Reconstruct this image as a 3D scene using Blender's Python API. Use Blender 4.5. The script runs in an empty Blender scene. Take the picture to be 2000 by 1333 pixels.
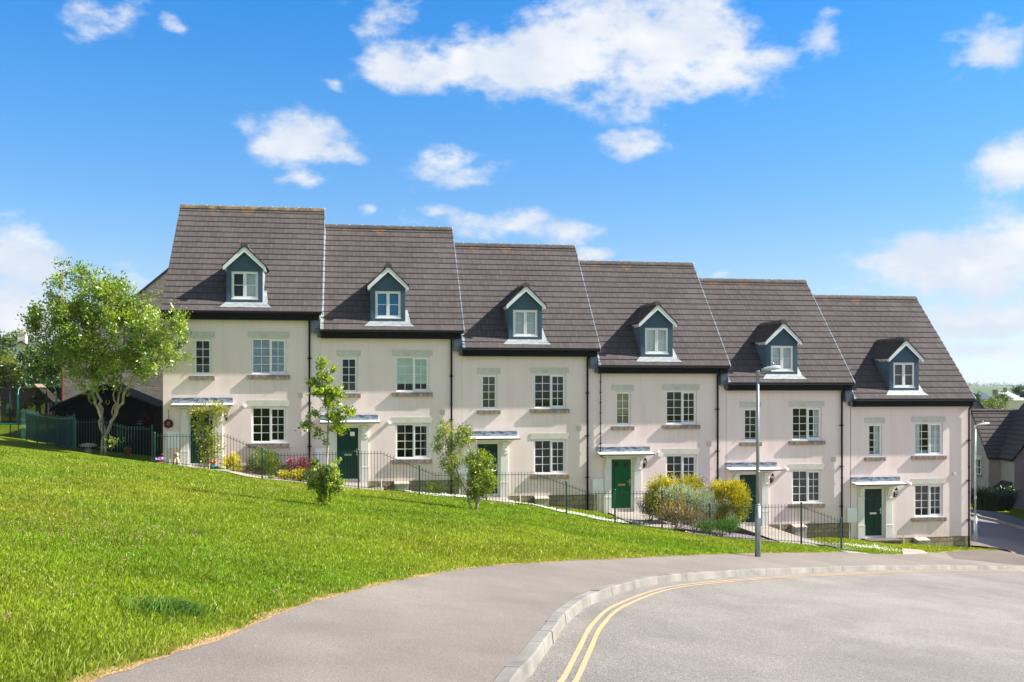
import bpy, math, random
import numpy as np
from mathutils import Vector

# ---------------------------------------------------------------- camera, world, sun, exposure
S = bpy.context.scene
COL = S.collection
R_ = math.radians
YAW = 0.159                      # the terrace runs along world x; the camera is turned a little to the right
F = 2000.0; CX = 1000.0; CY = 757.0
FW = np.array([math.sin(YAW), math.cos(YAW), 0.0]); RT = np.array([math.cos(YAW), -math.sin(YAW), 0.0])
cam = bpy.data.cameras.new("Camera"); camo = bpy.data.objects.new("Camera", cam); COL.objects.link(camo)
camo.location = (0, 0, 0); camo.rotation_euler = (R_(90), 0, -YAW)
cam.lens = 36.0; cam.sensor_width = 36.0; cam.shift_y = (CY - 666.5) / 2000.0; cam.clip_start = 0.1; cam.clip_end = 8000
S.camera = camo
S.view_settings.view_transform = 'Standard'; S.view_settings.look = 'None'
S.view_settings.exposure = 1.38; S.view_settings.gamma = 1.0
S.render.resolution_x = 1024; S.render.resolution_y = 682

def at(px, py, Y):               # layout helper: a place Y metres out along the view direction
    return Vector(Y * (FW + RT * (px - CX) / F) + np.array([0, 0, 1.0]) * Y * (CY - py) / F)

SUN_E = R_(40.5); SUN_A = R_(8.0)   # elevation; angle by which the sun stands in front of the facade line (+x, towards -y)
sv = Vector((math.cos(SUN_E) * math.cos(SUN_A), -math.cos(SUN_E) * math.sin(SUN_A), math.sin(SUN_E)))
sun = bpy.data.lights.new("Sun", 'SUN'); suno = bpy.data.objects.new("Sun", sun); COL.objects.link(suno)
sun.energy = 4.3; sun.angle = R_(0.5); sun.color = (1.0, 0.95, 0.87)
suno.rotation_euler = sv.to_track_quat('Z', 'Y').to_euler()

W = bpy.data.worlds.new("World"); S.world = W; W.use_nodes = True
def world():
    nt = W.node_tree; N = nt.nodes; L = nt.links; N.clear()
    out = N.new('ShaderNodeOutputWorld'); bg = N.new('ShaderNodeBackground'); L.new(bg.outputs[0], out.inputs[0])
    bg.inputs[1].default_value = 0.13
    sky = N.new('ShaderNodeTexSky'); sky.sky_type = 'NISHITA'; sky.sun_disc = False
    sky.sun_elevation = SUN_E; sky.sun_rotation = math.atan2(sv.x, sv.y)
    sky.air_density = 1.0; sky.dust_density = 0.3; sky.ozone_density = 2.0; sky.altitude = 50
    tc = N.new('ShaderNodeTexCoord')
    def m(op, a, b=None, c=None, clamp=False):
        n = N.new('ShaderNodeMath'); n.operation = op; n.use_clamp = clamp
        for i, v in enumerate((a, b, c)):
            if v is None: continue
            if isinstance(v, (int, float)): n.inputs[i].default_value = v
            else: L.new(v, n.inputs[i])
        return n.outputs[0]
    sep = N.new('ShaderNodeSeparateXYZ'); L.new(tc.outputs['Generated'], sep.inputs[0])
    az = m('ARCTAN2', sep.outputs[0], sep.outputs[1]); el = m('ARCSINE', sep.outputs[2])
    # deeper, more saturated blue with height
    ramp = N.new('ShaderNodeValToRGB'); cr = ramp.color_ramp
    L.new(el, ramp.inputs[0])
    stops = [(0, (.37,.45,.65)), (.053, (.36,.40,.50)), (.103, (.34,.40,.48)), (.177, (.25,.40,.53)), (.271, (.175,.41,.59)), (.362, (.105,.395,.64)), (.46, (.22,.36,.52)), (.8, (.42,.42,.44))]
    while len(cr.elements) < len(stops): cr.elements.new(.5)
    for e, (p, c) in zip(cr.elements, stops): e.position = p; e.color = (*c, 1)
    mul = N.new('ShaderNodeMix'); mul.data_type = 'RGBA'; mul.blend_type = 'MULTIPLY'; mul.inputs[0].default_value = 1
    L.new(sky.outputs[0], mul.inputs[6]); L.new(ramp.outputs[0], mul.inputs[7])
    # clouds
    blobs = [(900,130,150,52,1.2),(1060,115,190,80,1.35),(1250,85,190,92,1.4),(1395,125,105,66,1.2),(790,142,80,42,1.1),(1150,140,250,30,1.0),(1210,30,95,45,1.1),
      (205,35,90,42,.62),(320,48,32,22,.6),(790,30,120,42,.5),(1612,65,58,50,.75),(1945,85,80,45,.7),
      (570,280,100,48,.8),(660,305,85,28,.75),(600,345,60,22,.5),(860,335,92,40,.85),(728,413,26,15,.55),(960,428,170,30,.75),(1090,448,75,24,.8),(880,415,70,20,.7),
      (1250,282,88,28,.85),(1980,320,62,44,1.2),(1880,520,175,55,1.5),(1970,470,95,50,1.5),(1780,548,90,22,.8),(1940,618,130,32,1.35),(1950,685,110,18,1.15),
      (10,520,85,70,1.0),(40,610,120,60,1.1),(235,560,80,45,.6),(660,165,42,16,.42),(1150,498,45,16,.6),(1400,540,40,10,.4),(1650,560,60,14,.4),(550,650,300,12,.3)]
    rnd = random.Random(4)
    for a_, e_, ra_, re_ in ((2.3, .32, .75, .26), (3.2, .36, .8, .30), (4.2, .32, .7, .26), (1.45, .4, .4, .2), (5.0, .4, .4, .2)): blobs.append((a_, e_, ra_, re_, 1.3, 1))  # large unseen clouds added outside the view to brighten the shaded walls
    for k in range(20):          # the rest of the sky dome, seen only from other sides and in the glass
        a = rnd.uniform(0.62, 2*math.pi-0.62); b = rnd.uniform(0.06, 0.7)
        blobs.append((a, b, rnd.uniform(.1, .3), rnd.uniform(.03, .08), .8, 1))
    P = N.new('ShaderNodeCombineXYZ')
    # azimuth relative to the view direction, wrapped to +-pi
    rel = m('WRAP', m('SUBTRACT', az, YAW), math.pi, -math.pi)
    nz0 = N.new('ShaderNodeTexNoise'); nz0.inputs['Scale'].default_value = 9; nz0.inputs['Detail'].default_value = 5
    L.new(tc.outputs['Generated'], nz0.inputs[0])
    wsep = N.new('ShaderNodeSeparateColor'); L.new(nz0.outputs['Color'], wsep.inputs[0])
    L.new(m('ADD', rel, m('MULTIPLY', m('SUBTRACT', wsep.outputs[0], .5), .06)), P.inputs[0])
    L.new(m('ADD', el, m('MULTIPLY', m('SUBTRACT', wsep.outputs[1], .5), .03)), P.inputs[1])
    acc = None
    for b in blobs:
        if len(b) == 6: a, e, ra, re, w, _ = b; a = a if a < math.pi else a - 2*math.pi
        else:
            px, py, rx, ry, w = b
            a = math.atan((px-CX)/F); e = math.atan((CY-py)/F*math.cos(a)); ra = rx/F; re = ry/F
        s = N.new('ShaderNodeVectorMath'); s.operation = 'SUBTRACT'; L.new(P.outputs[0], s.inputs[0]); s.inputs[1].default_value = (a, e, 0)
        t = N.new('ShaderNodeVectorMath'); t.operation = 'MULTIPLY'; L.new(s.outputs[0], t.inputs[0]); t.inputs[1].default_value = (1/ra, 1/re, 0)
        l = N.new('ShaderNodeVectorMath'); l.operation = 'LENGTH'; L.new(t.outputs[0], l.inputs[0])
        v = m('SUBTRACT', w+.22, m('POWER', l.outputs['Value'], 1.35))
        acc = v if acc is None else m('SMOOTH_MAX', acc, v, 0.15)
    mp = N.new('ShaderNodeMapping'); mp.inputs['Scale'].default_value = (1, 1, 1.7); L.new(tc.outputs['Generated'], mp.inputs[0])
    nz = N.new('ShaderNodeTexNoise'); nz.inputs['Scale'].default_value = 13; nz.inputs['Detail'].default_value = 12; nz.inputs['Roughness'].default_value = .62
    L.new(mp.outputs[0], nz.inputs[0])
    n2 = N.new('ShaderNodeTexNoise'); n2.inputs['Scale'].default_value = 34; n2.inputs['Detail'].default_value = 8; L.new(mp.outputs[0], n2.inputs[0])
    nn = m('ADD', m('MULTIPLY', m('SUBTRACT', nz.outputs['Fac'], .5), 4.4), m('MULTIPLY', m('SUBTRACT', n2.outputs['Fac'], .5), 1.6))
    den = m('ADD', m('MAXIMUM', acc, -1.2), nn)
    al = N.new('ShaderNodeMapRange'); al.interpolation_type = 'SMOOTHSTEP'; al.inputs[1].default_value = -0.05; al.inputs[2].default_value = 1.25; L.new(den, al.inputs[0])
    alpha = m('MULTIPLY', al.outputs[0], 0.96)
    # body of the cloud: white, a little bluer grey where it is thick and low
    sh = N.new('ShaderNodeTexNoise'); sh.inputs['Scale'].default_value = 16; sh.inputs['Detail'].default_value = 6; L.new(mp.outputs[0], sh.inputs[0])
    cc = N.new('ShaderNodeMix'); cc.data_type = 'RGBA'
    L.new(m('MULTIPLY', m('ADD', m('SUBTRACT', sh.outputs['Fac'], .44), m('MULTIPLY', m('SUBTRACT', den, .9), .10)), 3.2, clamp=True), cc.inputs[0])
    cc.inputs[6].default_value = (2.2, 2.42, 2.75, 1); cc.inputs[7].default_value = (2.95, 2.96, 3.0, 1)
    mix = N.new('ShaderNodeMix'); mix.data_type = 'RGBA'; L.new(alpha, mix.inputs[0]); L.new(mul.outputs[2], mix.inputs[6]); L.new(cc.outputs[2], mix.inputs[7])
    L.new(mix.outputs[2], bg.inputs[0])
world()

# ---------------------------------------------------------------- helpers
def tag(o, label=None, cat=None, group=None, kind=None):
    if label: o['label'] = label
    if cat: o['category'] = cat
    if group: o['group'] = group
    if kind: o['kind'] = kind
    return o
def empty(name, loc, label, cat, group=None, rz=0):
    o = bpy.data.objects.new(name, None); COL.objects.link(o); o.location = loc; o.rotation_euler = (0, 0, rz); o.empty_display_size = .3
    return tag(o, label, cat, group)
class MB:
    def __init__(s): s.v = []; s.f = []; s.m = []; s.uv = None
    def add(s, vs, fs, mi=0):
        b = len(s.v); s.v += [tuple(p) for p in vs]; s.f += [tuple(b+i for i in f) for f in fs]; s.m += [mi]*len(fs); return s
    def quad(s, a, b, c, d, mi=0): return s.add([a, b, c, d], [(0, 1, 2, 3)], mi)
    def box(s, x0, x1, y0, y1, z0, z1, mi=0, top=None):
        # top: optional (dx,dy) inset of the top face
        tx, ty = top or (0, 0)
        v = [(x0,y0,z0),(x1,y0,z0),(x1,y1,z0),(x0,y1,z0),(x0+tx,y0+ty,z1),(x1-tx,y0+ty,z1),(x1-tx,y1-ty,z1),(x0+tx,y1-ty,z1)]
        return s.add(v, [(3,2,1,0),(4,5,6,7),(0,1,5,4),(1,2,6,5),(2,3,7,6),(3,0,4,7)], mi)
    def prism(s, poly, axis, a, b, mi=0):   # poly in the plane across axis, extruded a..b
        n = len(poly)
        def P(p, t): return {'x': (t, p[0], p[1]), 'y': (p[0], t, p[1]), 'z': (p[0], p[1], t)}[axis]
        v = [P(p, a) for p in poly] + [P(p, b) for p in poly]
        f = [tuple(range(n))[::-1], tuple(range(n, 2*n))] + [(i, (i+1) % n, n+(i+1) % n, n+i) for i in range(n)]
        return s.add(v, f, mi)
    def tube(s, pts, rs, n=6, mi=0, cap=True):
        pts = [Vector(p) for p in pts]
        if isinstance(rs, (int, float)): rs = [rs]*len(pts)
        rings = []; prev = None
        for i, p in enumerate(pts):
            d = (pts[min(i+1, len(pts)-1)] - pts[max(i-1, 0)])
            if d.length < 1e-9: d = Vector((0, 0, 1))
            d.normalize()
            if prev is None: a = d.orthogonal().normalized()
            else:
                a = prev - d*prev.dot(d)
                a = a.normalized() if a.length > 1e-6 else d.orthogonal().normalized()
            prev = a; b = d.cross(a)
            rings.append([p + (a*math.cos(2*math.pi*k/n) + b*math.sin(2*math.pi*k/n))*rs[i] for k in range(n)])
        v = [q for r in rings for q in r]; f = []
        for i in range(len(rings)-1):
            for k in range(n): f.append((i*n+k, i*n+(k+1) % n, (i+1)*n+(k+1) % n, (i+1)*n+k))
        if cap: f += [tuple(range(n))[::-1], tuple(range((len(rings)-1)*n, len(rings)*n))]
        return s.add(v, f, mi)
    def lathe(s, prof, c, n=16, mi=0):      # prof [(r,z)], around the vertical through c
        v = []; f = []
        for r, z in prof:
            for k in range(n): v.append((c[0]+r*math.cos(2*math.pi*k/n), c[1]+r*math.sin(2*math.pi*k/n), c[2]+z))
        for i in range(len(prof)-1):
            for k in range(n): f.append((i*n+k, i*n+(k+1) % n, (i+1)*n+(k+1) % n, (i+1)*n+k))
        f += [tuple(range(n))[::-1], tuple(range((len(prof)-1)*n, len(prof)*n))]
        return s.add(v, f, mi)
    def mesh(s, name, mats, smooth=False):
        me = bpy.data.meshes.new(name); me.from_pydata(s.v, [], s.f)
        for m in (mats if isinstance(mats, (list, tuple)) else [mats]): me.materials.append(m)
        if any(s.m): me.polygons.foreach_set('material_index', s.m)
        if smooth: me.polygons.foreach_set('use_smooth', [True]*len(s.f))
        me.update(); return me
def obj(name, mb, mats, parent=None, loc=(0, 0, 0), smooth=False, label=None):
    me = mb if isinstance(mb, bpy.types.Mesh) else mb.mesh(name, mats, smooth)
    o = bpy.data.objects.new(name, me); COL.objects.link(o); o.location = loc
    if parent: o.parent = parent
    if label: o['label'] = label
    return o
def npmesh(name, V, Fc, mat, col=None, smooth=False):   # V (n,3), Fc (m,k) one polygon size
    me = bpy.data.meshes.new(name); n, k = Fc.shape
    me.vertices.add(len(V)); me.vertices.foreach_set('co', V.astype(np.float32).ravel())
    me.loops.add(n*k); me.loops.foreach_set('vertex_index', Fc.astype(np.int32).ravel())
    me.polygons.add(n); me.polygons.foreach_set('loop_start', np.arange(0, n*k, k, dtype=np.int32)); 
    me.materials.append(mat)
    if col is not None:
        a = me.color_attributes.new('Tint', 'FLOAT_COLOR', 'POINT'); c = np.ones((len(V), 4), np.float32); c[:, :3] = col; a.data.foreach_set('color', c.ravel())
    if smooth: me.polygons.foreach_set('use_smooth', np.ones(n, bool))
    me.update(calc_edges=True); me.validate(); return me

# ---------------------------------------------------------------- materials
class NT:
    def __init__(s, name):
        s.mat = bpy.data.materials.new(name); s.mat.use_nodes = True; s.t = s.mat.node_tree; s.N = s.t.nodes; s.L = s.t.links
        s.b = s.N['Principled BSDF']; s.tc = s.N.new('ShaderNodeTexCoord'); s.out = s.N['Material Output']
    def n(s, typ, **kw):
        n = s.N.new(typ)
        for k, v in kw.items(): setattr(n, k, v)
        return n
    def link(s, a, b): s.L.new(a, b)
    def noise(s, scale, detail=4, rough=.55, co='Object', vec=None, mapscale=None, dist=0):
        n = s.n('ShaderNodeTexNoise'); n.inputs['Scale'].default_value = scale; n.inputs['Detail'].default_value = detail; n.inputs['Roughness'].default_value = rough; n.inputs['Distortion'].default_value = dist
        src = vec or s.tc.outputs[co]
        if mapscale:
            m = s.n('ShaderNodeMapping'); m.inputs['Scale'].default_value = mapscale; s.link(src, m.inputs[0]); src = m.outputs[0]
        s.link(src, n.inputs['Vector']); return n.outputs['Fac']
    def ramp(s, fac, stops):
        r = s.n('ShaderNodeValToRGB'); s.link(fac, r.inputs[0]); e = r.color_ramp.elements
        while len(e) < len(stops): e.new(.5)
        for i, (p, c) in enumerate(stops):
            e[i].position = p; e[i].color = c if isinstance(c, tuple) and len(c) == 4 else ((*c, 1) if isinstance(c, tuple) else (c, c, c, 1))
        return r.outputs[0]
    def mix(s, fac, a, b, mode='MIX'):
        m = s.n('ShaderNodeMix'); m.data_type = 'RGBA'; m.blend_type = mode
        for i, v in ((0, fac), (6, a), (7, b)):
            if isinstance(v, (int, float)): m.inputs[i].default_value = v
            elif isinstance(v, tuple): m.inputs[i].default_value = (*v, 1) if len(v) == 3 else v
            else: s.link(v, m.inputs[i])
        return m.outputs[2]
    def math(s, op, a, b=None, c=None, clamp=False):
        m = s.n('ShaderNodeMath'); m.operation = op; m.use_clamp = clamp
        for i, v in enumerate((a, b, c)):
            if v is None: continue
            if isinstance(v, (int, float)): m.inputs[i].default_value = v
            else: s.link(v, m.inputs[i])
        return m.outputs[0]
    def bump(s, h, strength=.4, dist=.02):
        b = s.n('ShaderNodeBump'); b.inputs['Strength'].default_value = strength; b.inputs['Distance'].default_value = dist
        s.link(h, b.inputs['Height']); s.link(b.outputs[0], s.b.inputs['Normal'])
    def base(s, c, rough=.8, spec=None, metal=0):
        if isinstance(c, tuple): s.b.inputs['Base Color'].default_value = (*c, 1)
        else: s.link(c, s.b.inputs['Base Color'])
        s.b.inputs['Roughness'].default_value = rough; s.b.inputs['Metallic'].default_value = metal
        if spec is not None: s.b.inputs['Specular IOR Level'].default_value = spec
        return s.mat
def simple(name, c, rough=.6, var=.12, scale=6, metal=0, bump=0, spec=None):
    t = NT(name); f = t.noise(scale, 5); lo = tuple(x*(1-var) for x in c); hi = tuple(min(1, x*(1+var)) for x in c)
    if bump: t.bump(t.noise(scale*8, 5), .5, bump)
    return t.base(t.ramp(f, [(.3, lo), (.7, hi)]), rough, spec, metal)

def m_render():
    t = NT('pink_render'); big = t.noise(.55, 5, .6); fine = t.noise(30, 6, .7)
    streak = t.noise(1.0, 5, .6, mapscale=(5, 5, .22)); stain = t.noise(.9, 4, .6, mapscale=(1, 1, .6), dist=.6)
    c = t.ramp(big, [(.3, (.86, .745, .725)), (.7, (.92, .81, .79))])
    c = t.mix(t.ramp(streak, [(.5, 0.0), (.72, .18)]), c, (.66, .57, .54))
    c = t.mix(t.ramp(stain, [(.55, 0.0), (.75, .3)]), c, (.70, .50, .42))
    sp = t.n('ShaderNodeSeparateXYZ'); t.link(t.tc.outputs['Object'], sp.inputs[0]); dribble = t.ramp(t.noise(1.0, 4, .65, mapscale=(11, 11, .35)), [(.42, 0.0), (.68, 1.0)])
    for xc, hw, z0 in ((3.27, .72, .29), (3.27, .72, -2.12), (1.0, .42, .25)):
        inx = t.math('LESS_THAN', t.math('ABSOLUTE', t.math('SUBTRACT', sp.outputs[0], xc)), hw); dn = t.math('SUBTRACT', z0, sp.outputs[2])
        fd = t.math('MULTIPLY', t.math('GREATER_THAN', dn, 0.0), t.math('SUBTRACT', 1.0, t.math('DIVIDE', dn, 1.1), clamp=True), clamp=True)
        c = t.mix(t.math('MULTIPLY', t.math('MULTIPLY', inx, fd), t.math('MULTIPLY', dribble, .26)), c, (.42, .34, .31))
    low = t.math('MULTIPLY', t.math('SUBTRACT', 1.0, t.math('DIVIDE', t.math('SUBTRACT', sp.outputs[2], -2.8), .8), clamp=True), t.ramp(t.noise(2.5, 5, .7), [(.35, 0.0), (.7, .5)])); c = t.mix(low, c, (.50, .38, .31))
    top = t.math('MULTIPLY', t.math('SUBTRACT', 1.0, t.math('DIVIDE', t.math('SUBTRACT', 2.4, sp.outputs[2]), .9), clamp=True), t.math('MULTIPLY', dribble, .10)); c = t.mix(top, c, (.42, .36, .34))
    oi = t.n('ShaderNodeObjectInfo'); c = t.mix(1.0, c, t.ramp(oi.outputs['Random'], [(0, (.975, .94, .935)), (.5, (1.0, .96, .95)), (1, (1.0, .95, .955))]), 'MULTIPLY')
    c = t.mix(.12, c, t.ramp(fine, [(.3, .3), (.7, 1.0)]), 'MULTIPLY')
    t.bump(t.math('ADD', fine, t.math('MULTIPLY', t.noise(3, 3), 1.2)), .35, .006)
    return t.base(c, .9, .15)
def m_stone(name, c1, c2, mort, sx=1.0, co='Object', bw=.42, rh=.17, bump=.03):
    t = NT(name)
    nz = t.n('ShaderNodeTexNoise'); nz.inputs['Scale'].default_value = 3; t.link(t.tc.outputs[co], nz.inputs[0])
    sep = t.n('ShaderNodeSeparateXYZ'); t.link(t.tc.outputs[co], sep.inputs[0])
    cm = t.n('ShaderNodeCombineXYZ'); sc = t.n('ShaderNodeSeparateColor'); t.link(nz.outputs['Color'], sc.inputs[0])
    t.link(t.math('ADD', t.math('ADD', sep.outputs[0], sep.outputs[1]), t.math('MULTIPLY', sc.outputs[0], .16)), cm.inputs[0])
    t.link(t.math('ADD', sep.outputs[2], t.math('MULTIPLY', sc.outputs[1], .10)), cm.inputs[1])
    br = t.n('ShaderNodeTexBrick'); t.link(cm.outputs[0], br.inputs[0]); br.inputs['Scale'].default_value = sx
    br.inputs['Brick Width'].default_value = bw; br.inputs['Row Height'].default_value = rh; br.inputs['Mortar Size'].default_value = .012; br.inputs['Mortar Smooth'].default_value = .4
    br.inputs['Color1'].default_value = (*c1, 1); br.inputs['Color2'].default_value = (*c2, 1); br.inputs['Mortar'].default_value = (*mort, 1)
    c = t.mix(.7, br.outputs[0], t.ramp(t.noise(9, 6, .7), [(.25, .45), (.75, 1.3)]), 'MULTIPLY')
    t.bump(t.math('SUBTRACT', t.noise(12, 6), br.outputs['Fac']), .8, bump)
    return t.base(c, .92, .15)
def m_tile(name='roof_tile', k=1.0):
    t = NT(name); sep = t.n('ShaderNodeSeparateXYZ'); t.link(t.tc.outputs['UV'], sep.inputs[0])
    row = t.math('FLOOR', sep.outputs[1])
    ux = t.math('ADD', t.math('DIVIDE', sep.outputs[0], .33), t.math('MULTIPLY', t.math('MODULO', row, 2.0), .5))
    cell = t.math('FLOOR', ux); fr = t.math('FRACT', ux)
    cv = t.n('ShaderNodeCombineXYZ'); t.link(cell, cv.inputs[0]); t.link(row, cv.inputs[1])
    info = t.n('ShaderNodeObjectInfo'); t.link(t.math('MULTIPLY', info.outputs['Random'], 50), cv.inputs[2])
    wn = t.n('ShaderNodeTexWhiteNoise'); t.link(cv.outputs[0], wn.inputs[0])
    c = t.ramp(wn.outputs['Value'], [(0, (.088*k, .077*k, .076*k)), (.6, (.095*k, .083*k, .081*k)), (1, (.104*k, .092*k, .089*k))])
    lf = t.noise(.45, 4); c = t.mix(.8, c, t.ramp(lf, [(.3, .82), (.7, 1.12)]), 'MULTIPLY')
    stre = t.noise(1.0, 5, .6, co='UV', mapscale=(9, .7, 1)); c = t.mix(.5, c, t.ramp(stre, [(.35, .85), (.7, 1.25)]), 'MULTIPLY')
    # pale rain streak just beside each vertical joint, dark joint itself
    j = t.math('LESS_THAN', fr, .022); pale = t.math('MULTIPLY', t.math('LESS_THAN', fr, .15), t.math('GREATER_THAN', fr, .035))
    c = t.mix(t.math('MULTIPLY', pale, t.ramp(t.noise(2.3, 3, co='UV'), [(.35, .08), (.75, .65)])), c, (.17*k, .155*k, .15*k))
    c = t.mix(t.math('MULTIPLY', j, .45), c, (.06, .052, .05))
    # orange lichen near the ridge
    lz = t.n('ShaderNodeMapRange'); lz.inputs[1].default_value = 16.2; lz.inputs[2].default_value = 19; t.link(sep.outputs[1], lz.inputs[0])
    li = t.math('MULTIPLY', lz.outputs[0], t.ramp(t.noise(1.1, 7, .75), [(.52, 0.0), (.62, 1.0)]))
    li = t.math('MULTIPLY', li, t.ramp(t.noise(14, 5, .7), [(.42, 0.0), (.58, .85)]))
    c = t.mix(li, c, (.36, .19, .05))
    sp = t.ramp(t.noise(26, 4, .6), [(.7, 0.0), (.76, .6)]); c = t.mix(sp, c, (.26, .24, .20))
    t.bump(t.math('ADD', t.noise(40, 5), t.math('MULTIPLY', j, -2.0)), .4, .006)
    return t.base(c, .85, .04)
def m_white(name='white_upvc', c=(.83, .84, .84), rough=.35): 
    t = NT(name); return t.base(t.ramp(t.noise(5, 5, .6), [(.35, tuple(x*.93 for x in c)), (.65, c)]), rough)
def m_paintwood(name, c, rough=.35):
    t = NT(name); return t.base(t.mix(.2, c, t.ramp(t.noise(8, 6, .6, mapscale=(1, 1, .2)), [(.3, .5), (.7, 1.2)]), 'MULTIPLY'), rough, .2)
def m_sill():
    t = NT('sill_stone'); d = t.noise(2.2, 6, .7, mapscale=(3, 3, 3)); dr = t.noise(6, 5, .7, mapscale=(4, 4, .3))
    c = t.ramp(d, [(.35, (.19, .15, .125)), (.65, (.40, .33, .28))]); c = t.mix(t.ramp(dr, [(.45, 0.0), (.65, .75)]), c, (.07, .06, .06))
    t.bump(t.noise(40, 5), .5, .004); return t.base(c, .9, .15)
def m_lead(name='lead', a=(.10, .14, .19), b=(.52, .58, .62)):
    t = NT(name); c = t.ramp(t.noise(2.2, 7, .7, mapscale=(2.2, 2, 7), dist=.7), [(.38, a), (.62, b)]); t.bump(t.noise(12, 4), .3, .01)
    return t.base(c, .55, .5)
def m_glass():
    t = NT('window_glass'); tr = t.n('ShaderNodeBsdfTransparent'); tr.inputs[0].default_value = (.82, .86, .86, 1)
    gl = t.n('ShaderNodeBsdfGlossy'); gl.inputs['Roughness'].default_value = .01; gl.inputs[0].default_value = (.95, .97, 1, 1)
    fr = t.n('ShaderNodeFresnel'); fr.inputs[0].default_value = 1.6
    mx = t.n('ShaderNodeMixShader'); t.link(t.math('MULTIPLY', fr.outputs[0], .62, clamp=True), mx.inputs[0]); t.link(tr.outputs[0], mx.inputs[1]); t.link(gl.outputs[0], mx.inputs[2])
    nz = t.n('ShaderNodeBump'); nz.inputs['Strength'].default_value = .02; nz.inputs['Distance'].default_value = .05; t.link(t.noise(2.2, 2), nz.inputs['Height']); t.link(nz.outputs[0], gl.inputs['Normal'])
    t.link(mx.outputs[0], t.out.inputs[0]); return t.mat
def m_leaf(name, c, trans=.45, gloss=.05):
    t = NT(name); at_ = t.n('ShaderNodeAttribute'); at_.attribute_name = 'Tint'
    cc = t.mix(1.0, c, at_.outputs['Color'], 'MULTIPLY')
    d = t.n('ShaderNodeBsdfDiffuse'); t.link(cc, d.inputs[0]); tl = t.n('ShaderNodeBsdfTranslucent'); t.link(t.mix(1.0, cc, (1.5, 1.55, .6), 'MULTIPLY'), tl.inputs[0])
    g = t.n('ShaderNodeBsdfGlossy'); g.inputs['Roughness'].default_value = .38; g.inputs[0].default_value = (1, 1, 1, 1)
    m1 = t.n('ShaderNodeMixShader'); m1.inputs[0].default_value = trans; t.link(d.outputs[0], m1.inputs[1]); t.link(tl.outputs[0], m1.inputs[2])
    m2 = t.n('ShaderNodeMixShader'); m2.inputs[0].default_value = gloss; t.link(m1.outputs[0], m2.inputs[1]); t.link(g.outputs[0], m2.inputs[2])
    t.link(m2.outputs[0], t.out.inputs[0]); return t.mat
def m_bark(name='bark', a=(.20, .16, .12), b=(.42, .36, .28)):
    t = NT(name); c = t.ramp(t.noise(4, 6, .7, mapscale=(3, 3, .8)), [(.35, a), (.65, b)]); t.bump(t.noise(14, 5, mapscale=(2, 2, .5)), .6, .02); return t.base(c, .9, .1)
def m_tarmac(name, lo, hi, patch=.25, gr=170, bump=.008, tintz=0):
    t = NT(name); g1 = t.noise(gr, 3, .6); g2 = t.noise(gr*.35, 4, .7); big = t.noise(.16, 6, .62); mid = t.noise(1.3, 5, .6, dist=.5)
    c = t.ramp(g1, [(.3, lo), (.5, tuple((a+b)/2 for a, b in zip(lo, hi))), (.72, hi)])
    c = t.mix(.8, c, t.ramp(g2, [(.3, .68), (.7, 1.25)]), 'MULTIPLY')
    c = t.mix(.9, c, t.ramp(big, [(.34, 1-patch), (.66, 1+patch*.6)]), 'MULTIPLY')
    c = t.mix(.7, c, t.ramp(mid, [(.3, .86), (.7, 1.08)]), 'MULTIPLY')
    t.bump(t.math('ADD', g1, g2), .6, bump); return t.base(c, .88, .25)

M = {}
M['render'] = m_render()
M['plinth'] = m_stone('plinth_stone', (.42, .33, .22), (.24, .185, .13), (.20, .16, .12))
M['barnstone'] = m_stone('rubble_stone', (.36, .32, .27), (.24, .21, .18), (.30, .27, .23), bw=.5, rh=.2)
M['tile'] = m_tile(); M['tile_dark'] = m_tile('roof_tile_slate', .75)
M['ridge'] = simple('ridge_tile', (.075, .062, .055), .8, .4, 5, bump=.01)
M['lichen'] = simple('lichened_ridge', (.155, .12, .07), .9, .5, 6, bump=.01)
M['mortar'] = simple('mortar', (.5, .47, .42), .9, .2, 12, bump=.006)
M['white'] = m_white(); M['cream'] = m_white('cream_paint', (.74, .74, .69), .45)
M['barge'] = m_white('bargeboard_white', (.72, .76, .77), .4)
M['blue'] = m_paintwood('slate_blue_render', (.058, .105, .155), .7)
M['black'] = simple('black_plastic', (.006, .006, .008), .6, .2, 5, spec=.15)
M['door'] = m_paintwood('dark_green_door', (.004, .042, .028), .4); M['door2'] = m_paintwood('bright_green_door', (.006, .105, .03), .4); [setattr(m.node_tree.nodes['Principled BSDF'].inputs['Specular IOR Level'], 'default_value', .2) for m in (M['door'], M['door2'])]
M['dark'] = simple('dark_interior', (.02, .02, .021), .9, .3, 3)
M['lintel'] = simple('lintel_stone', (.58, .56, .50), .9, .13, 4, bump=.004); M['sill'] = m_sill(); M['lid'] = simple('weathered_lid', (.46, .41, .33), .8, .15, 8)
M['lead'] = m_lead('lead', (.05, .075, .12), (.36, .42, .48)); M['lead_pale'] = m_lead('pale_lead', (.19, .215, .23), (.38, .41, .41)); M['lead_box'] = m_lead('soffit_box_lead', (.035, .05, .075), (.09, .12, .16))
M['glass'] = m_glass(); M['metal'] = simple('brushed_steel', (.6, .6, .6), .3, .1, 20, metal=1)
M['brass'] = simple('brass', (.6, .38, .13), .35, .15, 20, metal=.6)
M['fence'] = simple('fence_green_paint', (.018, .075, .065), .4, .3, 4)
M['galv'] = simple('galvanised_steel', (.26, .30, .305), .45, .3, 3, metal=.5)
M['paving'] = m_stone('paving_slab', (.42, .37, .32), (.36, .32, .28), (.2, .18, .16), bw=.6, rh=.6, bump=.004)
M['concrete'] = simple('concrete', (.40, .36, .31), .9, .25, 5, bump=.006)
M['step_dark'] = simple('step_riser', (.12, .10, .085), .95, .35, 6, bump=.01)
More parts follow.
